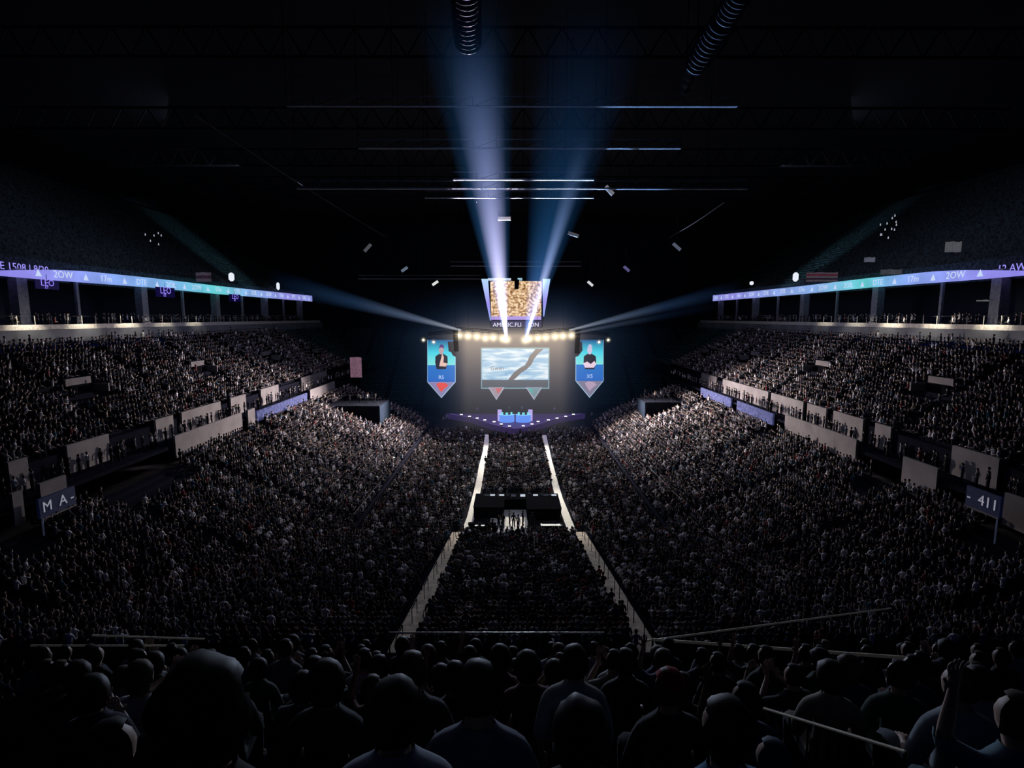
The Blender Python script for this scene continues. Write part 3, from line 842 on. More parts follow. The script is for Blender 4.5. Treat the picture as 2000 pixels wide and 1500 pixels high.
catwalk(352, 54, 885, 1160, .13, 'short thick white glowing catwalk pipe inside the left beam')
catwalk(369, 55.5, 580, 1460, .09, 'long thin catwalk pipe just below the thick white one')
catwalk(387, 57.2, 830, 1160, .07, 'lowest thin catwalk pipe of the bright group')
catwalk(520, 95, 880, 1135, .07, 'faint grey lighting pipe just above the scoreboard')
catwalk(545, 108, 700, 940, .05, 'faint dark pipe beside the scoreboard top')
# long diagonal cables of the roof
for (a, b_, lab) in (((380, 225, 60), (752, 462, 110), 'thin grey roof cable slanting down from the upper left'), ((1010 + 405, 395, 70), (1310, 462, 100), 'thin grey roof cable slanting down from the right')):
    A = at(*a); B = at(*b_); root = empty('roof_cable', A)
    pts = [A.lerp(B, i / 12) - Vector((0, 0, 0.25 * math.sin(PI * i / 12))) for i in range(13)]
    b = local(root)
    for p, q_ in zip(pts, pts[1:]): b.tube(p, q_, .06, 5)
    b.build('cable_run', mat('cable_grey', (.10, .10, .12), .6, emis=(.3, .32, .4), es=.0), root)
    b = local(root); b.lathe(B, [(.15, -.2), (.25, 0), (.15, .2)], 8); b.build('end_clamp', M_steel, root)
    tag(root, lab, 'cable')
# ribbed ducts lit by the beams
def duct(pa, da, pb, db, r, label, rings=14):
    A = at(*pa, da); B = at(*pb, db); root = empty('ribbed_duct', A); b = local(root)
    L = (B - A).length; ax = (B - A).normalized(); pr = []
    for i in range(rings * 2 + 1):
        pr.append((r * (1.0 if i % 2 else .88), L * i / (rings * 2)))
    b.lathe(A, pr, 20, ax); b.build('pipe_body', M_duct, root, smooth=False)
    for t in (.05, .95):
        b = local(root); p = A.lerp(B, t); b.tube(p, (p.x, p.y, 51), .05, 5); b.build('hanger', M_steel, root)
    tag(root, label, 'duct')
duct((914, 84), 39, (908, -60), 33, .95, 'ribbed round duct glowing violet at the top inside the left beam')
duct((1338, 178), 44, (1362, 110), 40.5, .45, 'short pale duct segment, lowest of three on the upper right', 5)
duct((1358, 128), 41, (1412, 40), 37, .85, 'long bluish duct segment, middle of three on the upper right', 10)
duct((1418, 34), 36.6, (1450, -20), 34.5, .8, 'bluish duct segment at the top edge on the upper right', 6)

# hanging PA clusters near the pipes
def cluster(px, py, w, h, d, label, m=M_black, n=4):
    p = at(px, py, d); k = d / 1050; W, H = w * k, h * k; root = empty('line_array_speaker', p)
    for i in range(n):
        MB().box((0, .08 * i * i, H / 2 - (i + .5) * H / n), (W, .7, H / n * .9), M=Matrix.Rotation(.06 * i, 3, 'X')).build('cabinet', m, root)
    MB().box((0, 0, H / 2 + .12), (W * 1.1, .5, .12)).build('top_frame', M_steel, root)
    MB().tube((0, 0, H / 2 + .1), (0, 0, 50 - p.z), .03).build('hanging_chain', M_steel, root)
    tag(root, label, 'speaker')
cluster(919, 415, 22, 36, 62, 'black speaker cluster left of the left beam, below the pipes')
cluster(985, 420, 24, 14, 62, 'small dark speaker box with a pale lower edge right of the left beam', M_black, 2)
p = at(985, 427, 61.4); MB_ = MB().box((0, 0, 0), (1.4, .3, .35)); o = MB_.build('light_bar', emit('lit_bar', (.55, .5, .6), .6), None, p); tag(o, 'short pale grey bar light under the dark box right of the left beam', 'light bar')
cluster(890, 664, 9, 46, 107, 'tall black line array hanging beside the left portrait screen')
cluster(1128, 668, 9, 46, 107, 'tall black line array hanging beside the right portrait screen')
# small roof fittings
for (px, py, d, ang, lab, c, s) in ((850, 553, 90, .6, 'small white hanging lamp left of the scoreboard', (.9, .9, .9), .8), (1153, 554, 90, -.7, 'small white hanging lamp right of the scoreboard', (.9, .9, .95), .7),
                               (790, 526, 85, .6, 'dim blue-grey lamp higher to the left of the scoreboard', (.3, .4, .55), .35), (1224, 525, 85, -.7, 'dim violet lamp higher to the right of the scoreboard', (.3, .25, .7), .3),
                               (1190, 372, 56, -.8, 'small grey angled fitting at the right end of the pipes', (.5, .5, .6), .3), (718, 484, 80, .8, 'faint slanted fitting on the left under the roof', (.4, .4, .5), .15), (1322, 482, 80, -.7, 'faint slanted fitting on the right under the roof', (.3, .35, .5), .25),
                               (1120, 458, 70, -.3, 'tiny fitting between the right beam and the roof', (.4, .4, .5), .15)):
    p = at(px, py, d); root = empty('roof_lamp', p); L = 1.1 if s > .25 else 1.4
    R = Matrix.Rotation(-ang, 3, 'Y')
    MB().box((0, 0, 0), (L, .3, .38), M=R).build('diffuser', emit('rl_%d' % px, c, s), root)
    MB().box((0, .1, .24), (L * 1.1, .4, .12), M=R).build('housing', M_black, root)
    MB().tube((0, .1, .3), (0, .1, 50 - p.z), .025, 4).build('hanger', M_steel, root)
    tag(root, lab, 'lamp')
# clusters of tiny lamps on the upper decks
for (cx, cy, n, X, lab) in ((297, 468, 6, -60, 'on the left upper deck'), (1740, 445, 12, 60, 'on the right upper deck')):
    for i in range(n):
        px = cx + random.uniform(-26, 26) * (1 if n > 6 else .7); py = cy + random.uniform(-22, 22) * (1 if n > 6 else .6)
        p = onx(px, py, X * 1.03)
        root = empty('deck_lamp', p)
        MB().lathe((0, 0, 0), [(.05, 0), (.09, .08), (.07, .3), (.03, .38)], 8).build('bulb', emit('deck_bulb', (.6, .65, .8), .55), root)
        MB().box((0, 0, -.1), (.3, .3, .15)).build('base', M_black, root)
        tag(root, 'tiny pale lamp in the loose cluster of lamps ' + lab, 'lamp', 'small lamps ' + lab)

# ------------------------------------------------------------------ scoreboard
DS = 113.0
root = empty('scoreboard', at(1007, 590, DS)); 
def screen_mat(name, kind):
    m = bpy.data.materials.new(name); m.use_nodes = True; q = NT(m); b = m.node_tree.nodes['Principled BSDF']
    b.inputs['Base Color'].default_value = (.01, .01, .01, 1); b.inputs['Roughness'].default_value = .4
    tc = q.n('ShaderNodeTexCoord'); sp = q.n('ShaderNodeSeparateXYZ'); q.L.new(tc.outputs['Generated'], sp.inputs[0])
    X, Z = sp.outputs['X'], sp.outputs['Z']
    if kind == 'crowd':
        v = q.n('ShaderNodeTexVoronoi'); v.inputs['Scale'].default_value = 15; mp = q.n('ShaderNodeMapping'); mp.inputs['Scale'].default_value = (1.2, 0, 1); q.L.new(tc.outputs['Generated'], mp.inputs[0]); q.L.new(mp.outputs[0], v.inputs['Vector'])
        n = q.n('ShaderNodeTexNoise'); n.inputs['Scale'].default_value = 17; q.L.new(mp.outputs[0], n.inputs['Vector'])
        n.inputs['Detail'].default_value = 5; f = q.m('ADD', q.m('MULTIPLY', v.outputs['Distance'], .18), n.outputs['Fac'])
        c = q.ramp(f, [(.44, (1, .82, .60)), (.56, (.82, .54, .30)), (.66, (.45, .25, .11)), (.78, (.18, .08, .03))])
        low = q.m('LESS_THAN', Z, .09); mx = q.n('ShaderNodeMix', data_type='RGBA'); q.L.new(low, mx.inputs['Factor']); q.L.new(c, mx.inputs['A']); mx.inputs['B'].default_value = (.45, .32, .75, 1)
        c = mx.outputs['Result']; s = 1.0
    elif kind == 'side':
        c = q.ramp(Z, [(0, (.30, .42, .9)), (.4, (.36, .30, .9)), (.7, (.45, .55, 1)), (1, (.5, .75, 1))]); s = .95
    elif kind == 'sky':
        n = q.n('ShaderNodeTexNoise'); n.inputs['Scale'].default_value = 3.2; n.inputs['Detail'].default_value = 5; n.inputs['Distortion'].default_value = .6
        mp = q.n('ShaderNodeMapping'); mp.inputs['Scale'].default_value = (1, 0, 2.6); mp.inputs['Rotation'].default_value = (0, .18, 0); q.L.new(tc.outputs['Generated'], mp.inputs[0]); q.L.new(mp.outputs[0], n.inputs['Vector'])
        c = q.ramp(n.outputs['Fac'], [(.33, (.16, .42, .66)), (.48, (.38, .62, .80)), (.62, (.80, .92, .97))]); s = .82
    elif kind == 'teal':
        c = q.ramp(Z, [(0, (.02, .12, .50)), (.04, (.03, .16, .6)), (.40, (.03, .20, .62)), (.405, (.25, .85, .80)), (.7, (.08, .72, .88)), (1, (.01, .10, .30))]); s = .9
    q.L.new(c, b.inputs['Emission Color']); b.inputs['Emission Strength'].default_value = s
    return m
def poly_px(name, pts, d, m, parent, dy=0.0, under=None):
    """flat screen piece given by its corners, standing at distance d"""
    P3 = [at(px, py, d) for px, py in pts]; b = local(parent)
    P3 = [Vector((p.x, d + dy, p.z)) for p in P3]
    n = len(P3); Q3 = [p + Vector((0, .15, 0)) for p in P3]
    b.add(P3 + Q3, [tuple(range(n)), tuple(range(2 * n - 1, n - 1, -1))] + [(i, i + n, (i + 1) % n + n, (i + 1) % n) for i in range(n)])
    return b.build(name, m, under or parent)
poly_px('housing', [(944, 543), (1073, 543), (1060, 640), (958, 640)], DS, M_black, root, .35)
poly_px('screen', [(957.5, 549), (1058, 549), (1057, 624.5), (959.5, 624.5)], DS, screen_mat('sb_crowd', 'crowd'), root)
poly_px('top_light', [(953, 543.5), (998, 543.5), (998, 548), (953, 548)], DS, emit('sb_top', (.7, .8, .95), .8), root, -.1)
poly_px('top_light', [(1011, 543), (1020, 543), (1020, 548), (1011, 548)], DS, emit('sb_top2', (.35, .6, .75), .8), root, -.1)
poly_px('screen_divider', [(1004.5, 546), (1014, 546), (1013, 565), (1005, 565)], DS, M_black, root, -.12)
for nm, pts in (('l', [(940, 544.5), (953, 544.5), (959, 626), (957, 626)]), ('r', [(1060, 544.5), (1075, 544.5), (1063, 618), (1061, 618)])):
    poly_px('side_screen', pts, DS, screen_mat('sb_side_' + nm, 'side'), root, .2)
rb = poly_px('ribbon', [(959, 626), (1058, 626), (1057, 639), (960, 639)], DS, emit('sb_ribbon', (.05, .03, .12), .6), root)
o = link(bpy.data.objects.new('lettering', text_mesh('AMERIC.FLI    ION', 1.22, emit('sb_txt', (.85, .85, 1), 1.0))), rb)
pp = at(1007.5, 634.5, DS); o.location = Vector((pp.x, DS - .12, pp.z)) - root.location; o.rotation_euler = (PI / 2, 0, 0)
for x in (-4, 4): MB().tube((x, .5, 4.5), (x, .5, 50 - root.location.z), .06, 5).build('hanging_cable', M_steel, root)
tag(root, 'centre-hung scoreboard showing a golden crowd picture with slanted blue side screens', 'scoreboard')

# ------------------------------------------------------------------ main screen and portrait screens
DM = 121.0
root = empty('main_screen', at(1006, 720, DM))
poly_px('frame', [(939, 679), (1073.5, 679), (1073, 760), (939.5, 760)], DM, mat('frame_teal', (.2, .4, .4), .5, emis=(.25, .5, .5), es=.35), root, .2)
scr = poly_px('screen', [(941.5, 681.5), (1071, 681.5), (1070.5, 742), (941.5, 742)], DM, screen_mat('ms_sky', 'sky'), root)
poly_px('lower_strip', [(941.5, 742), (1070.5, 742), (1070.5, 757), (941.5, 757)], DM, emit('ms_low', (.03, .05, .055), .8), root, .02)
cr = [(992, 742), (1004, 727), (1016, 718), (1025, 714), (1031, 704), (1034, 695), (1041, 688), (1046, 681.5), (1062, 681.5), (1052, 690), (1043, 701), (1038, 712), (1028, 722), (1018, 728), (1008, 738), (1003, 742)]
root_cr = local(root); 
for i in range(7):
    a, b_, c_, d_ = cr[i], cr[i + 1], cr[14 - i], cr[15 - i]
    P3 = [Vector((at(*p_, DM).x, DM - .06, at(*p_, DM).z)) for p_ in (a, b_, c_, d_)]; root_cr.quad(*P3)
root_cr.build('picture_branch', emit('ms_dark', (.10, .09, .07), .8), scr)
o = link(bpy.data.objects.new('lettering', text_mesh('Gwen', 1.25, emit('ms_txt', (.01, .02, .05), .5))), scr)
pp = at(971, 719.5, DM); o.location = Vector((pp.x, DM - .1, pp.z)) - root.location; o.rotation_euler = (PI / 2, 0, 0)
for x in (-6, 6): MB().tube((x, .3, 4.4), (x, .3, 50 - root.location.z), .05, 5).build('hanging_cable', M_steel, root)
tag(root, 'big landscape video screen with bright clouds and a dark diagonal branch', 'screen')

def portrait(pts, name, label, fig, tri, d=113.0, sgn=-1):
    (x0, x1, y0, y1, tip) = pts; xm = (x0 + x1) / 2
    root = empty(name, at(xm, (y0 + y1) / 2, d))
    poly_px('frame', [(x0 - 1.2, y0), (x1 + 1.2, y0), (x1 + 1.2, y1 + .5), (xm, tip), (x0 - 1.2, y1 + .5)], d, mat('frame_pale', (.4, .6, .7), .5, emis=(.45, .65, .8), es=.55), root, .15)
    scr = poly_px('screen', [(x0, y0), (x1, y0), (x1, y1), (x0, y1)], d, screen_mat('pt_' + str(int(x0)), 'teal'), root)
    tips = poly_px('tip_screen', [(x0 + 1.5, y1 + .3), (x1 - 1.5, y1 + .3), (xm, tip - 3)], d, emit('tip_%d' % int(x0), tri[0], .75), root)
    # emblem inside the tip
    poly_px('emblem', [(xm - 10, y1 + 4), (xm - 3, y1 + 1), (xm + 8, y1 + 2), (xm + 14, y1 + 7), (xm + 5, y1 + 14), (xm, y1 + 20), (xm - 5, y1 + 13)], d, emit('emb_%d' % int(x0), tri[1], .9), root, -.05, tips)
    # portrait figure: head, dark shirt, crossed pale arms
    H = at(xm, y0 + 20, d)
    poly_px('portrait_shirt', [(xm - 4, y0 + 27), (xm + 4, y0 + 27), (xm + 12, y0 + 32), (xm + 12.5, y0 + 44), (xm + 9, y0 + 57), (xm - 9, y0 + 57), (xm - 12, y0 + 44), (xm - 11.5, y0 + 32)], d, emit('pt_black', (.02, .015, .02), 1), root, -.04, scr)
    poly_px('portrait_head', [(xm - 4, y0 + 14), (xm, y0 + 11), (xm + 4.5, y0 + 14), (xm + 5, y0 + 21), (xm + 2, y0 + 28), (xm - 2, y0 + 28), (xm - 5, y0 + 21)], d, emit('pt_head%d' % fig, (.55, .38, .42) if fig == 0 else (.65, .6, .8), .9), root, -.06, scr)
    poly_px('portrait_hair', [(xm - 4.6, y0 + 17), (xm - 3, y0 + 10), (xm + 1, y0 + 8), (xm + 5, y0 + 11), (xm + 4.6, y0 + 17), (xm, y0 + 14)], d, emit('pt_hair%d' % fig, (.12, .05, .25) if fig == 0 else (.6, .6, .85), .8), root, -.08, scr)
    if fig == 0: arms = [(xm - 3, y0 + 46), (xm + 2, y0 + 26), (xm + 5, y0 + 34), (xm + 4, y0 + 44), (xm + 12, y0 + 46), (xm + 9, y0 + 52), (xm - 4, y0 + 51)]
    else: arms = [(xm - 13, y0 + 46), (xm - 5, y0 + 42), (xm + 2, y0 + 47), (xm + 9, y0 + 41), (xm + 13, y0 + 47), (xm + 8, y0 + 54), (xm - 9, y0 + 54)]
    poly_px('portrait_arms', arms, d, emit('pt_arm%d' % fig, (.85, .55, .48) if fig == 0 else (.85, .65, .78), .95), root, -.08, scr)
    o = link(bpy.data.objects.new('lettering', text_mesh('R5' if fig == 0 else 'X5', 1.1, emit('pt_txt', (.6, .75, 1), .9))), scr)
    pp = at(xm, y1 - 9, d); o.location = Vector((pp.x, d - .1, pp.z)) - root.location; o.rotation_euler = (PI / 2, 0, 0)
    # notch cut by the rig and hanging cables
    cut = [(x1 - 14, y0 + 3), (x1 + 2, y0 + 3), (x1 + 2, y0 + 33), (x1 - 4, y0 + 30), (x1 - 7, y0 + 24), (x1 - 12, y0 + 22)] if sgn < 0 else [(x0 + 11, y0 + 3), (x0 - 2, y0 + 3), (x0 - 2, y0 + 33), (x0 + 4, y0 + 31), (x0 + 10, y0 + 23), (x0 + 12, y0 + 20)]
    poly_px('side_mask', cut, d, mat('mask_grey', (.06, .055, .05), .8), root, -.2)
    for k in range(3):
        xx = (k - 1) * 2.0
        MB().tube((xx, .3, 5), (xx, .3, 50 - root.location.z), .04, 5).build('hanging_cable', M_steel, root)
    tag(root, label, 'screen')
portrait((835.5, 888.5, 664, 746, 778), 'portrait_screen', 'pointed vertical screen on the left with a person in black and a red emblem tip', 0, ((.35, .30, .55), (.85, .10, .08)), sgn=-1)
portrait((1125.5, 1178, 664, 744, 777.5), 'portrait_screen', 'pointed vertical screen on the right with a crossed-arm person and grey tip', 1, ((.28, .26, .38), (.50, .36, .50)), sgn=1)
for (xm, c1, c2, lab) in ((969.5, (.50, .38, .44), (.80, .16, .14), 'small downward triangle pennant screen with red emblem, under the main screen left'), (1043, (.22, .38, .42), (.10, .55, .45), 'small downward triangle pennant screen in teal and grey, under the main screen right')):
    root = empty('pennant_screen', at(xm, 765, 119.5))
    poly_px('frame', [(xm - 16, 757), (xm + 16, 757), (xm, 781.5)], 119.5, mat('frame_pale2', (.5, .5, .55), .5, emis=(.5, .55, .6), es=.4), root, .1)
    poly_px('panel', [(xm - 13, 757.5), (xm + 13, 757.5), (xm, 777.5)], 119.5, emit('pn%d' % int(xm), c1, .6), root)
    poly_px('emblem', [(xm - 2, 758), (xm + 12, 758), (xm + 4, 769), (xm + 1, 765)] if xm < 1000 else [(xm - 12, 758), (xm - 3, 758), (xm - 2, 768), (xm - 6, 767)], 119.5, emit('pne%d' % int(xm), c2, .6), root, -.06)
    tag(root, lab, 'screen')

# ------------------------------------------------------------------ stage lamps on the truss
M_lens = emit('lamp_lens', (1.0, .93, .72), 9.0)
DT = 107.0
tr = empty('lighting_truss', at(1006, 652, DT + .6))
for (a, b_) in (((893, 645), (990, 652)), ((1026, 653), (1122, 645)), ((835, 655), (893, 650)), ((1122, 650), (1190, 655))):
    A = at(*a, DT + .6); B = at(*b_, DT + .6); b = local(tr)
    for dx, dzz in ((0, 0), (0, .55), (.5, .28)):
        o_ = Vector((0, dx, dzz)); b.tube(A + o_, B + o_, .06, 6)
    n = 10
    for i in range(n):
        p, p2 = A.lerp(B, i / n), A.lerp(B, (i + 1) / n); b.tube(p, p2 + Vector((0, 0, .55)), .03, 4); b.tube(p2 + Vector((0, 0, .55)), p2 + Vector((0, .5, .28)), .03, 4)
    b.build('segment', M_black, tr)
for px in (850, 915, 965, 1050, 1100, 1165):
    A = at(px, 648, DT + .8); b = local(tr); b.tube(A, (A.x, A.y, 50), .035, 4); b.build('hanging_cable', M_steel, tr)
tag(tr, 'horizontal black lighting truss carrying the row of bright stage lamps', 'truss')
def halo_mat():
    m = bpy.data.materials.new('lamp_glow_halo'); m.use_nodes = True; q = NT(m); nt = m.node_tree
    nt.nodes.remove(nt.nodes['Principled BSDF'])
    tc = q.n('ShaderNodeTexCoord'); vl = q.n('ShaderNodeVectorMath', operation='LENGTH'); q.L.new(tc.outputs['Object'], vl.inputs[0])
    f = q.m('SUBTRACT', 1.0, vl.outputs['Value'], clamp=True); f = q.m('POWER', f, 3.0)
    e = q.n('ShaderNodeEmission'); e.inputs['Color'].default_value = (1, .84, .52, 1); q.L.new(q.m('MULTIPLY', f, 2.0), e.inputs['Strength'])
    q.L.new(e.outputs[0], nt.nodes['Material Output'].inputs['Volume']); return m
M_halo = halo_mat()  # emissive spheres painting the bloom around each lamp
hs = bmesh.new(); bmesh.ops.create_icosphere(hs, subdivisions=3, radius=1.0); hme = bpy.data.meshes.new('glow_halo'); hs.to_mesh(hme); hme.materials.append(M_halo)
lampx = [(897, 655), (914, 656), (931.5, 657), (948, 660), (963.5, 659), (982, 661), (990, 663), (1025.5, 664), (1034, 661), (1050.5, 660), (1066, 659), (1084, 657), (1099.5, 656), (1116, 655)]
proto = None
def lamp_at(p, small=False):
    root = empty('stage_lamp', p)
    MB().lathe((0, 0, 0), [(.10, 0), (.26, -.15), (.28, -.75)], 12, (0, 1, .25)).build('housing', M_black, root) if False else None
    b = MB(); b.lathe((0, 0, 0), [(.30, 0), (.30, .10), (.24, .5), (.12, .8)], 12, (0, 1, .25)); b.build('housing', M_black, root, smooth=True)
    s = .22 if small else .27
    b = MB(); b.lathe((0, -.02, 0), [(s * .5, -.05), (s, 0), (s, .03)], 14, (0, 1, .25)); b.build('lens', M_lens if not small else emit('lens2', (.9, .95, 1), 3), root)
    b = MB(); b.tube((-.32, .2, 0), (-.32, .25, .5), .03); b.tube((.32, .2, 0), (.32, .25, .5), .03); b.tube((-.32, .25, .5), (.32, .25, .5), .03); b.build('yoke', M_black, root)
    h = bpy.data.objects.new('glow_halo', hme); h.scale = (1.6, 1.6, 1.6) if not small else (.8,) * 3; h['kind'] = 'stuff'; link(h, root)
    return root
for (px, py) in lampx:
    tag(lamp_at(at(px, py, DT)), 'blazing warm white lamp in the row along the lighting truss', 'lamp', 'warm lamps on the lighting truss')
for (px, py, lab) in ((827, 664, 'small cool lamp outside the left portrait screen'), (847, 668, 'small cool lamp over the left portrait screen top'), (1170, 668, 'small cool lamp over the right portrait screen top'), (1188, 664, 'small cool lamp outside the right portrait screen')):
    tag(lamp_at(at(px, py, DT), True), lab, 'lamp')

# ------------------------------------------------------------------ beams of light in the haze, painted as glowing cone volumes
def beam_mat(name, R0, tanA, col0, col1, s, L, soft=1.2, fall=1.0):
    m = bpy.data.materials.new(name); m.use_nodes = True; q = NT(m); nt = m.node_tree; nt.nodes.remove(nt.nodes['Principled BSDF'])
    tc = q.n('ShaderNodeTexCoord'); sp = q.n('ShaderNodeSeparateXYZ'); q.L.new(tc.outputs['Object'], sp.inputs[0])
    x, y_, z = sp.outputs
    rr = q.m('SQRT', q.m('ADD', q.m('MULTIPLY', x, x), q.m('MULTIPLY', y_, y_)))
    R = q.m('ADD', q.m('MULTIPLY', z, tanA), R0)
    e = q.m('SUBTRACT', 1.0, q.m('DIVIDE', rr, R), clamp=True)
    e = q.m('POWER', e, soft)
    dens = q.m('DIVIDE', s, q.m('POWER', R, 1.0 + fall))
    endf = q.m('SUBTRACT', 1.0, q.m('POWER', q.m('DIVIDE', z, L, clamp=True), 5.0), clamp=True)
    st = q.m('MULTIPLY', q.m('MULTIPLY', e, dens), endf)
    c = q.ramp(q.m('DIVIDE', z, L, clamp=True), [(0, col0[0]), (.25, col0[1]), (.6, col1[0]), (1, col1[1])])
    em = q.n('ShaderNodeEmission'); q.L.new(c, em.inputs['Color']); q.L.new(st, em.inputs['Strength'])
    q.L.new(em.outputs[0], nt.nodes['Material Output'].inputs['Volume']); return m
def beam(src, dst, R0, R1, label, col0, col1, s, soft=1.2, fall=1.0):
    A, B = Vector(src), Vector(dst); L = (B - A).length
    b = MB(); b.lathe((0, 0, 0), [(R0, 0), (R1, L)], 28)
    o = b.build('light_beam', beam_mat('beam_glow', R0, (R1 - R0) / L, col0, col1, s, L, soft, fall))
    o.location = A; o.rotation_mode = 'QUATERNION'; o.rotation_quaternion = Vector((0, 0, 1)).rotation_difference(B - A)
    tag(o, label, 'light beam', kind='stuff'); return o
SRC1 = at(989.5, 663, DT - .3); SRC2 = at(1026.5, 664, DT - .3)
W0 = ((1, .93, .98), (.76, .68, .90)); Wb = ((.22, .30, .62), (.03, .10, .28))
E1 = at(905, 0, 34); E1b = at(893, 40, 36)
beam(SRC1, at(918, 60, 38), .22, 2.3, 'bright lilac-white core of the light beam rising on the left', W0, ((.46, .42, .68), (.06, .14, .36)), .50, .8, .68)
beam(SRC1, at(902, 0, 34), .25, 3.2, 'wide blue beam of light rising on the left around the lilac core', ((.35, .5, 1), (.15, .28, .7)), ((.04, .17, .42), (.02, .12, .32)), .24, .7, .42)
beam(SRC2, at(1150, 250, 46), .20, 1.15, 'narrow white core of the light beam rising on the right', W0, ((.25, .34, .62), (.02, .08, .2)), .22, .9, .85)
beam(SRC2, at(1168, 20, 35), .25, 4.0, 'wide blue beam of light rising on the right', ((.3, .45, 1), (.08, .22, .6)), ((.02, .11, .30), (.008, .05, .16)), .24, .7, .5)
SS = ((.75, .78, .85), (.30, .40, .62))
beam(at(900, 645, DT), at(520, 545, 88), .25, 2.3, 'pale side beam of light leaving the truss to the left', SS, ((.06, .16, .38), (.015, .07, .20)), .17, .8, .75)
beam(at(1112, 645, DT), at(1450, 560, 90), .22, 1.7, 'upper pale side beam of light leaving the truss to the right', SS, ((.06, .14, .34), (.015, .06, .18)), .13, .8, .75)
beam(at(1115, 652, DT), at(1420, 592, 92), .22, 1.3, 'lower faint side beam of light leaving the truss to the right', SS, ((.04, .10, .26), (.01, .04, .12)), .04, .9, .8)

# stage haze painted as emission: warm around the lamps, blue away from them
def haze_glow_box():
    c = Vector((.8, 112, 14)); o = MB().box((0, 0, 0), (66, 22, 34)).build('stage_haze_glow', None)
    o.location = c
    m = bpy.data.materials.new('stage_haze_glow'); m.use_nodes = True; q = NT(m); nt = m.node_tree; nt.nodes.remove(nt.nodes['Principled BSDF'])
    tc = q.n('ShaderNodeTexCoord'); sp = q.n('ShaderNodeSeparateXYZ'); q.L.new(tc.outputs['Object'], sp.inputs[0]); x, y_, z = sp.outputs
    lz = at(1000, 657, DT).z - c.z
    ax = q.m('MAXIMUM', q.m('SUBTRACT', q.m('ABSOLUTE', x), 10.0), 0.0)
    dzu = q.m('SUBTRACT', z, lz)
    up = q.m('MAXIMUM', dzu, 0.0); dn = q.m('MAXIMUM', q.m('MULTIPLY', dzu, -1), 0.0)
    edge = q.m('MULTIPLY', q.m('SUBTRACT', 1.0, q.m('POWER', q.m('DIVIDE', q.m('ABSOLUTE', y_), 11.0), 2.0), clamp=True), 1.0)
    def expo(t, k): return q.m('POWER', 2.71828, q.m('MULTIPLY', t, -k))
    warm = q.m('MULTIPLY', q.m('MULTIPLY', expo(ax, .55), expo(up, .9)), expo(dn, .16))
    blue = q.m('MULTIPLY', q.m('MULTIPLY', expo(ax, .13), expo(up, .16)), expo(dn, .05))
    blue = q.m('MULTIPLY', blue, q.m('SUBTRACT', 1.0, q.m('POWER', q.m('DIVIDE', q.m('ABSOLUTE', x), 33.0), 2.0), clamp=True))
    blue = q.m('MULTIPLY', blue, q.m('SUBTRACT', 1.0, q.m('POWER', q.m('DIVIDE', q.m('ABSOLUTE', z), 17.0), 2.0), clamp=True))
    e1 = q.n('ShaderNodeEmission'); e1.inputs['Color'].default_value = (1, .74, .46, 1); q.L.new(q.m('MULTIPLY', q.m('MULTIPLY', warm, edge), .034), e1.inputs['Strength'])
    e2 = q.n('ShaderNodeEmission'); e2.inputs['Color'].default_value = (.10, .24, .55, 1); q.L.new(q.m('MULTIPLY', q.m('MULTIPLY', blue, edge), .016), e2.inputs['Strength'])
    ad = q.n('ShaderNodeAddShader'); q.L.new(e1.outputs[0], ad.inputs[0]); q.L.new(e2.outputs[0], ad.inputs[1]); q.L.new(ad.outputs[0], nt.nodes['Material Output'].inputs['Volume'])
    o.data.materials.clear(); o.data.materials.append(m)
    tag(o, 'painted warm and blue haze glow around the stage lamps and screens', 'haze', kind='stuff')
haze_glow_box()

# ------------------------------------------------------------------ stage
ZS = 1.3
ctr = onz(1006, 822, ZS)
front = [onz(px, py, ZS) for px, py in ((878, 808), (920, 815), (960, 828), (985, 834), (1006, 837), (1028, 834), (1052, 828), (1092, 815), (1135, 808))]
b = MB(); n = len(front); backy = 126
top = [(p.x, p.y, ZS) for p in front]; bt = [(p.x, p.y, 0) for p in front]
tb = [(top[-1][0] + 1, backy, ZS), (top[0][0] - 1, backy, ZS)]; bb = [(tb[0][0], backy, 0), (tb[1][0], backy, 0)]
allt = top + tb; allb = bt + bb; N = len(allt)
stage = empty('stage', (0, 112, 0)); b = local(stage)
b.add(allt + allb, [tuple(range(N)), tuple(range(2 * N - 1, N - 1, -1))] + [(i, i + N, (i + 1) % N + N, (i + 1) % N) for i in range(N)])
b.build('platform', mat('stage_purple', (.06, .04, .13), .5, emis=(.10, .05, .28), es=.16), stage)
b = local(stage)
for p, p2 in zip(front, front[1:]): b.tube((p.x, p.y - .06, ZS + .02), (p2.x, p2.y - .06, ZS + .02), .06)
b.build('edge_trim', emit('stage_edge', (.22, .12, .55), .45), stage)
tag(stage, 'purple lit stage with a pointed front edge below the screens', 'stage')
M_foot = emit('foot_lamp', (.85, .8, 1), 1.6)
for (px, py) in ((901, 809.5), (917, 813), (932, 816.5), (947, 820), (965, 823.5), (979, 828), (995, 832), (1022, 831.5), (1039, 828), (1051, 823), (1071, 820), (1088, 816.5), (1105, 813), (1120, 809)):
    p = onz(px, py, ZS + .3); root = empty('foot_lamp', (p.x, p.y, ZS))
    MB().box((0, 0, .28), (.62, .3, .18)).build('lens', M_foot, root); MB().box((0, .05, .1), (.7, .35, .2)).build('base', M_black, root)
    tag(root, 'small white foot lamp in the row along the stage front edge', 'lamp', 'foot lamps on the stage edge')
M_desk = emit('desk_blue', (.12, .30, .95), .9); M_deskc = emit('desk_cyan', (.25, .75, 1.0), .95)
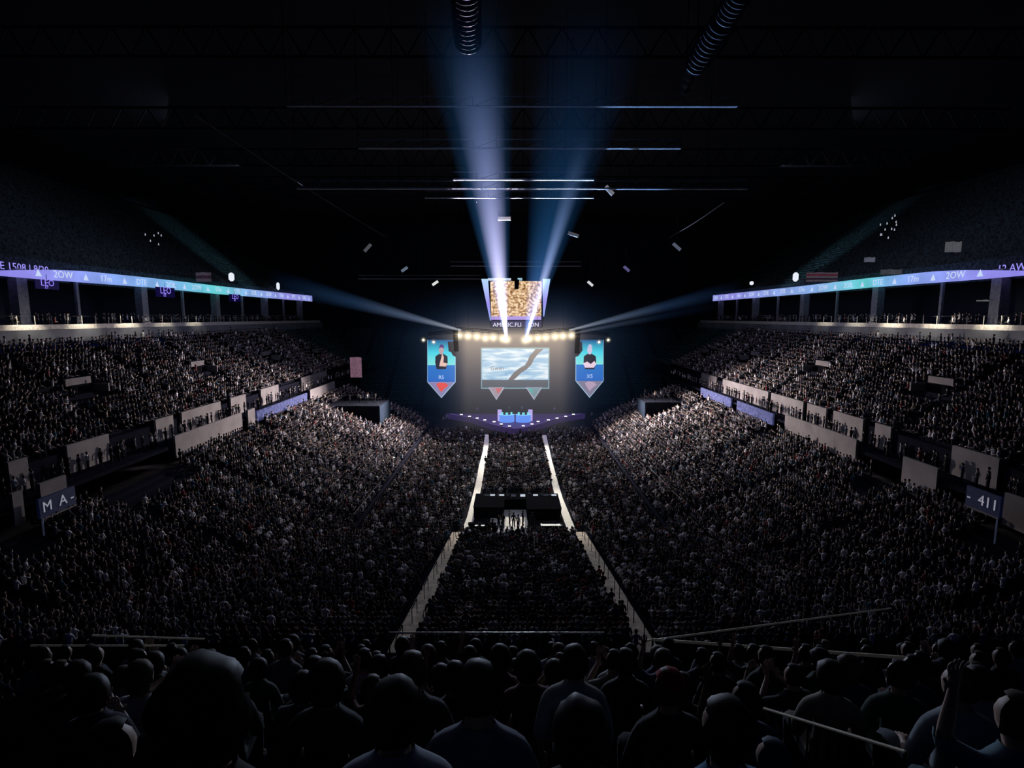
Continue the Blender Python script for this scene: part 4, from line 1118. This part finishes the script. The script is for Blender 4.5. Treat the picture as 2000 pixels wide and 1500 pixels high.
for s, cx in ((-1, 990), (1, 1022)):
    c_ = onz(cx, 823, ZS); root = empty('player_desk', (c_.x, c_.y, ZS))
    b = MB()
    seg = 10; r0, r1 = 2.0, 1.5
    for i in range(seg):
        t0, t1 = PI + PI * i / seg, PI + PI * (i + 1) / seg
        for ra, zz in ((1.65, 0),):
            b.quad((ra * math.cos(t0), ra * math.sin(t0), 0), (ra * math.cos(t1), ra * math.sin(t1), 0), (ra * math.cos(t1), ra * math.sin(t1), 1.1), (ra * math.cos(t0), ra * math.sin(t0), 1.1))
    b.build('glowing_front', M_desk, root)
    b = MB()
    for i in range(seg):
        t0, t1 = PI + PI * i / seg, PI + PI * (i + 1) / seg
        b.quad((1.75 * math.cos(t0), 1.75 * math.sin(t0), 1.12), (1.75 * math.cos(t1), 1.75 * math.sin(t1), 1.12), (1.0 * math.cos(t1), 1.0 * math.sin(t1), 1.12), (1.0 * math.cos(t0), 1.0 * math.sin(t0), 1.12))
    b.build('desk_top', M_deskc, root)
    MB().box((s * 1.6, 1.2, .8), (.9, 1.4, 1.6)).build('side_panel', emit('desk_pale', (.55, .45, .95), .8), root)
    for j in range(3):
        a = PI + PI * (j + .8) / 3.6
        MB().box((1.3 * math.cos(a), 1.3 * math.sin(a), 1.35), (.55, .06, .34), rz=a + PI / 2).build('monitor', emit('mon', (.2, .85, .9), .8), root)
    root.scale = (1, 1, 1.45); tag(root, 'curved glowing blue player desk, the %s half of the pair at stage centre' % ('left' if s < 0 else 'right'), 'desk')
p = onz(1007, 800, ZS); root = empty('stage_arch', (p.x, p.y, ZS))
for x in (-1.2, 1.2): MB().tube((x, 0, 0), (x, 0, 2.6), .07).build('upright', M_steel, root)
MB().box((0, 0, 3.0), (1.0, .3, .3)).build('lamp_head', emit('arch_lamp', (.9, .95, 1), 1.2), root)
MB().tube((-1.2, 0, 2.6), (1.2, 0, 2.6), .06).build('crossbar', M_steel, root)
tag(root, 'small dark arch with a white lamp on top behind the player desks', 'arch')
# stage people
for (px, py, pose, lab, sh) in ((995, 806, 'standing', 'person in a light teal top standing left of the stage arch', (.2, .5, .55)), (1020, 806, 'standing', 'person in a light blue top standing right of the stage arch', (.3, .5, .6)),
                                (874, 812, 'standing', 'person standing at the left end of the stage', (.35, .35, .35)), (866, 816, 'standing', 'person in grey standing beside the left stage end', (.25, .25, .3)), (1156, 808, 'standing', 'person standing at the right end of the stage', (.4, .4, .45)),
                                (932, 808, 'standing', 'small purple-lit person on the left part of the stage', (.4, .2, .5)), (1083, 808, 'standing', 'small purple-lit person on the right part of the stage', (.5, .3, .7))):
    p = onz(px, py, ZS)
    on_st = 878 < px < 1135
    person(pose, (p.x, p.y, ZS if on_st else 0), PI + random.uniform(-.3, .3), 1.0, lab, shirt=sh)

# dark backdrop drape behind screens and masking at the sides
def drape(x0, x1, y, z1, m, name='wall_drape', lab=None):
    b = MB(); n = 60
    for i in range(n):
        a, c_ = x0 + (x1 - x0) * i / n, x0 + (x1 - x0) * (i + 1) / n
        ya, yb = y + .2 * math.sin(i * 1.1), y + .2 * math.sin((i + 1) * 1.1)
        b.quad((a, ya, 0), (c_, yb, 0), (c_, yb, z1), (a, ya, z1))
    o = b.build(name, m); return o
o = drape(-17, 18.5, 127.5, 19.5, M_drape, 'stage_backdrop'); tag(o, 'tall black pleated backdrop curtain behind the stage screens', 'curtain')

# raised black platforms in the side crowd
for (pa, pb, X, lab, dA, dB) in ((None, None, -28.5, 'dark draped camera platform rising from the left lower crowd', 99, 108), (None, None, 29, 'dark draped camera platform rising from the right lower crowd', 101, 107.5)):
    z0 = zlow(abs(X) - 4); s = 1 if X > 0 else -1
    root = empty('camera_platform', (X, (dA + dB) / 2, z0 - .4))
    w = 8.0 if s < 0 else 6.5
    MB().box((0, 0, 2.1), (w, dB - dA, 4.2)).build('deck_box', M_drape, root)
    MB().box((-s * w / 2 - s * .05, 0, 2.1), (.1, dB - dA - .2, 4.0)).build('side_drape', M_drapeg, root)
    for i in range(5):
        MB().tube((-w / 2 + .2 + i * (w - .4) / 4, -(dB - dA) / 2, 4.2), (-w / 2 + .2 + i * (w - .4) / 4, -(dB - dA) / 2, 5.1), .03).build('post', M_steel, root)
    MB().tube((-w / 2, -(dB - dA) / 2, 5.1), (w / 2, -(dB - dA) / 2, 5.1), .03).build('handrail', M_steel, root)
    tag(root, lab, 'platform')
    for i in range(4):
        x = X + (i - 1.5) * 1.5
        person(random.choice(['standing', 'standing_arm']), (x, (dA + dB) / 2 + random.uniform(-2, 2), z0 - .4 + 4.2), random.uniform(-.5, .5), 1, 'person standing on the %s camera platform' % ('left' if s < 0 else 'right'), 'crew on the %s camera platform' % ('left' if s < 0 else 'right'))
# pinkish banner left
p = at(695, 716, 118); root = empty('hanging_banner', p)
b = MB()
for j in range(8):
    a, c_ = -1.25 + j * .3125, -1.25 + (j + 1) * .3125
    b.quad((a, .12 * math.sin(j), -2.4), (c_, .12 * math.sin(j + 1), -2.4), (c_, .12 * math.sin(j + 1), 2.1), (a, .12 * math.sin(j), 2.1))
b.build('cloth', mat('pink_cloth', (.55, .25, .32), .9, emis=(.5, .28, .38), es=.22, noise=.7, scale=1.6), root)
MB().tube((-1.4, 0, 2.1), (1.4, 0, 2.1), .05).build('rod', M_black, root)
tag(root, 'pink and white banner hanging beside the left camera platform', 'banner')

# ------------------------------------------------------------------ sound desk island on the floor
def zf(px, py, z=0): return onz(px, py, z)
a = zf(925, 1034); c_ = zf(1106, 1034)
struct(MB().box(((zf(958, 1015).x + zf(1030, 1015).x) / 2, 61.2, .02), (zf(1030, 1015).x - zf(958, 1015).x, 7.6, .06)).build('floor_mix_pad', mat('mix_pad', (.75, .72, .66), .9, noise=.15)))
def booth(x, y, w, d, h, label, name='mixing_booth'):
    root = empty(name, (x, y, .05))
    MB().box((0, 0, h / 2), (w, d, h)).build('case', M_drape, root)
    MB().box((0, -.05, h + .04), (w + .1, d + .1, .08)).build('counter', M_black, root)
    tag(root, label, 'booth'); return root
P0 = zf(930, 1000); P1 = zf(985, 1000); P2 = zf(1028, 1000); P3_ = zf(1092, 1000)
booth((P0.x + P1.x) / 2 - .1, 64.7, P1.x - P0.x + .1, 5.0, 1.3, 'black draped mixing booth on the left of the sound island')
booth((P2.x + P3_.x) / 2, 64.4, P3_.x - P2.x, 5.6, 1.3, 'black draped mixing booth on the right of the sound island')
booth((P1.x + P2.x) / 2, 66.6, P2.x - P1.x, 2.6, 1.2, 'black draped booth in the middle of the sound island')
booth(-1.0 * 3.9, 58.6, 1.7, .5, .75, 'low black road case at the back left of the sound island', 'road_case')
booth(4.5, 58.9, 1.7, .5, .75, 'low black road case at the back right of the sound island', 'road_case')
# tables with white tops
def table(px, py, w, d_, label, h=.78, m=M_white):
    p = zf(px, py, h); root = empty('folding_table', (p.x, p.y, .05))
    MB().box((0, 0, h - .05), (w, d_, .05)).build('tabletop', m, root)
    for sx in (-1, 1):
        for sy in (-1, 1): MB().tube((sx * (w / 2 - .1), sy * (d_ / 2 - .08), 0), (sx * (w / 2 - .1), sy * (d_ / 2 - .08), h - .06), .025).build('leg', M_steel, root)
    tag(root, label, 'table'); return root
table(937, 1026, 1.1, .6, 'short white table at the back left corner of the sound island')
table(1077, 1025, 2.4, .6, 'long white table at the back right corner of the sound island')
table(944, 977, 1.8, .7, 'grey table with gear at the front left of the sound island', m=mat('grey_top', (.3, .3, .32), .6))
# gear and monitors on front edge
M_scr = emit('gear_glow', (.62, .68, .78), .9)
for i, px in enumerate((951, 962, 980, 1003, 1021, 1046, 1066, 1082)):
    p = zf(px, 970, 1.3); root = empty('equipment_rack' if i % 2 else 'monitor_stand', (p.x, p.y, .05))
    MB().box((0, 0, .55), (.6, .5, 1.1)).build('case', M_black, root)
    MB().box((0, -.05, 1.32), (.62, .05, .5), M=Matrix.Rotation(-.45, 3, 'X')).build('display', M_scr if i % 3 else M_white, root)
    for sx in (-.2, .2): MB().box((sx, -.26, .7), (.06, .03, .3)).build('handle', M_steel, root)
    where = ['beside the grey table', 'second from the grey table', 'third from the grey table', 'just left of the island centre', 'just right of the island centre', 'third from the right aisle', 'second from the right aisle', 'next to the right aisle'][i]
    tag(root, ('black equipment rack at the front of the sound island, ' if i % 2 else 'black display pedestal at the front of the sound island, ') + where, 'rack' if i % 2 else 'monitor')
crew = [(962, 1030, 'standing', (.02, .02, .02)), (974, 1022, 'standing_clap', (.02, .02, .03)), (983, 1018, 'standing', (.012,) * 3), (995, 1012, 'standing_arm', (.3, .28, .26)), (1003, 1016, 'standing', (.02,) * 3), (1012, 1020, 'standing', (.45, .43, .4)), (1021, 1012, 'standing', (.02,) * 3),
        (1040, 1016, 'standing', (.02,) * 3), (1096, 1022, 'standing', (.02,) * 3), (952, 1032, 'standing', (.02,) * 3), (991, 975, 'standing', (.3, .3, .33)), (1034, 972, 'standing', (.3, .3, .36)), (1057, 974, 'standing', (.15, .2, .32)), (1073, 975, 'standing_arm', (.4, .4, .45)), (973, 975, 'standing', (.3, .3, .3))]
cl = ['nearest the short white table', 'by the middle pillar of light with hands together', 'in black left of the open pale floor', 'in grey with an arm raised on the pale floor', 'in black at the middle of the pale floor', 'in a light shirt on the pale floor', 'in black right of the pale floor', 'left of the long white table', 'at the end of the long white table', 'at the left corner behind the short white table',
      'in light grey between the front racks at centre left', 'in light grey at the front, right of centre', 'in blue at the front racks', 'in pale clothes at the front with an arm raised', 'in grey at the front beside the middle booth']
for (px, py, pose, sh), l in zip(crew, cl):
    p = zf(px, py, .9)
    person(pose, (p.x, p.y, .05), random.uniform(-2, 2), 1.0, 'sound island crew member ' + l, shirt=sh)

# ------------------------------------------------------------------ lights
def light(kind, name, loc, tgt, power, col, **kw):
    l = bpy.data.lights.new(name, kind); l.energy = power; l.color = col
    for k, v in kw.items(): setattr(l, k, v)
    o = bpy.data.objects.new(name, l); o.location = loc
    if tgt is not None: o.rotation_mode = 'QUATERNION'; o.rotation_quaternion = (Vector(tgt) - Vector(loc)).to_track_quat('-Z', 'Y')
    COL.objects.link(o); return o
zt = at(1000, 657, DT).z
for x, tx in ((-11, -36), (12, 38)):
    light('SPOT', 'stage_wash', (x, DT - 1.2, zt), (tx, 80, -4), 190000, (1, .84, .78), spot_size=math.radians(84), spot_blend=.9, shadow_soft_size=.5)
light('SPOT', 'stage_wash', (0.5, DT - 1.2, zt), (0, 62, -8), 9000, (1, .92, .82), spot_size=math.radians(70), spot_blend=.8, shadow_soft_size=.5)
light('SPOT', 'aisle_wash', (-3, DT - 1.2, zt + .5), (-5, 62, 0), 120000, (1, .95, .85), spot_size=math.radians(17), spot_blend=.8, shadow_soft_size=.2)
light('SPOT', 'aisle_wash', (5, DT - 1.2, zt + .5), (6, 62, 0), 120000, (1, .95, .85), spot_size=math.radians(17), spot_blend=.8, shadow_soft_size=.2)
for x_ in (-5.5, 6.5): light('SPOT', 'aisle_wash', (x_ * .7, DT - 1.2, zt + .5), (x_, 88, 0), 42000, (1, .95, .85), spot_size=math.radians(55), spot_blend=.9, shadow_soft_size=.2)
light('SPOT', 'near_rim_fill', (0, DT - 1.2, zt + 1), (0, 2, 22), 70000, (.62, .76, 1), spot_size=math.radians(15), spot_blend=.6, shadow_soft_size=.5)  # added spot for rim light on the near rows
for s_, px in ((-1, 440), (1, 1600)):
    light('SPOT', 'deck_spot', (s_ * 12, DT - 1.2, zt + .5), onx(px, 512, s_ * 64), 45000, (.30, .60, .75), spot_size=math.radians(15), spot_blend=1.0, shadow_soft_size=.3)
# beams hitting the roof
light('SPOT', 'beam_spot', SRC1 + Vector((0, -1, .3)), at(914, 120, 40), 420000, (.82, .75, 1), spot_size=math.radians(8.5), spot_blend=.5, shadow_soft_size=.2)
light('SPOT', 'beam_spot', SRC2 + Vector((0, -1, .3)), at(1150, 250, 46), 260000, (.7, .8, 1), spot_size=math.radians(8.5), spot_blend=.6, shadow_soft_size=.2)
light('SPOT', 'duct_spot', (4, 100, 20), at(1395, 80, 39), 160000, (.25, .5, 1), spot_size=math.radians(12), spot_blend=.5, shadow_soft_size=.2)
# added dim fill over both side tiers, no fixture behind it
for s_ in (-1, 1):
    light('AREA', 'tier_fill', (s_ * 20, 92, 35), (s_ * 32, 84, 8), 3300, (.66, .66, 1), shape='RECTANGLE', size=10, size_y=70)
    for d in (60, 68, 76, 84, 92):
        light('SPOT', 'ledge_fill', (s_ * 52.4, d, 25.2), (s_ * 53.9, d, 22.9), (900 if d < 84 else 350), (1, .92, .75), spot_size=math.radians(100), spot_blend=.6, shadow_soft_size=.03)  # added spots without fixtures, brightening the pale lip
light('AREA', 'near_fill', (0, 52, 35), (0, 44, 2), 1700, (.7, .78, 1), shape='RECTANGLE', size=60, size_y=16)  # added overhead fill for the near crowd, no fixture
light('AREA', 'stage_purple', (0.8, 118, 14), (0.8, 112, 0), 700, (.45, .25, 1), shape='RECTANGLE', size=20, size_y=3)

w = bpy.data.worlds.new('world'); sc.world = w; w.use_nodes = True
w.node_tree.nodes['Background'].inputs[0].default_value = (.10, .20, 1, 1); w.node_tree.nodes['Background'].inputs[1].default_value = .010
sc.view_settings.view_transform = 'Standard'; sc.view_settings.look = 'None'; sc.view_settings.exposure = 0
sc.cycles.adaptive_threshold = 0.03; sc.cycles.max_bounces = 3; sc.cycles.diffuse_bounces = 1; sc.cycles.glossy_bounces = 1; sc.cycles.volume_bounces = 0
sc.cycles.transparent_max_bounces = 16; sc.cycles.volume_step_rate = 1.0; sc.cycles.volume_max_steps = 64
sc.cycles.use_denoising = True
try: sc.cycles.use_light_tree = False
except Exception: pass
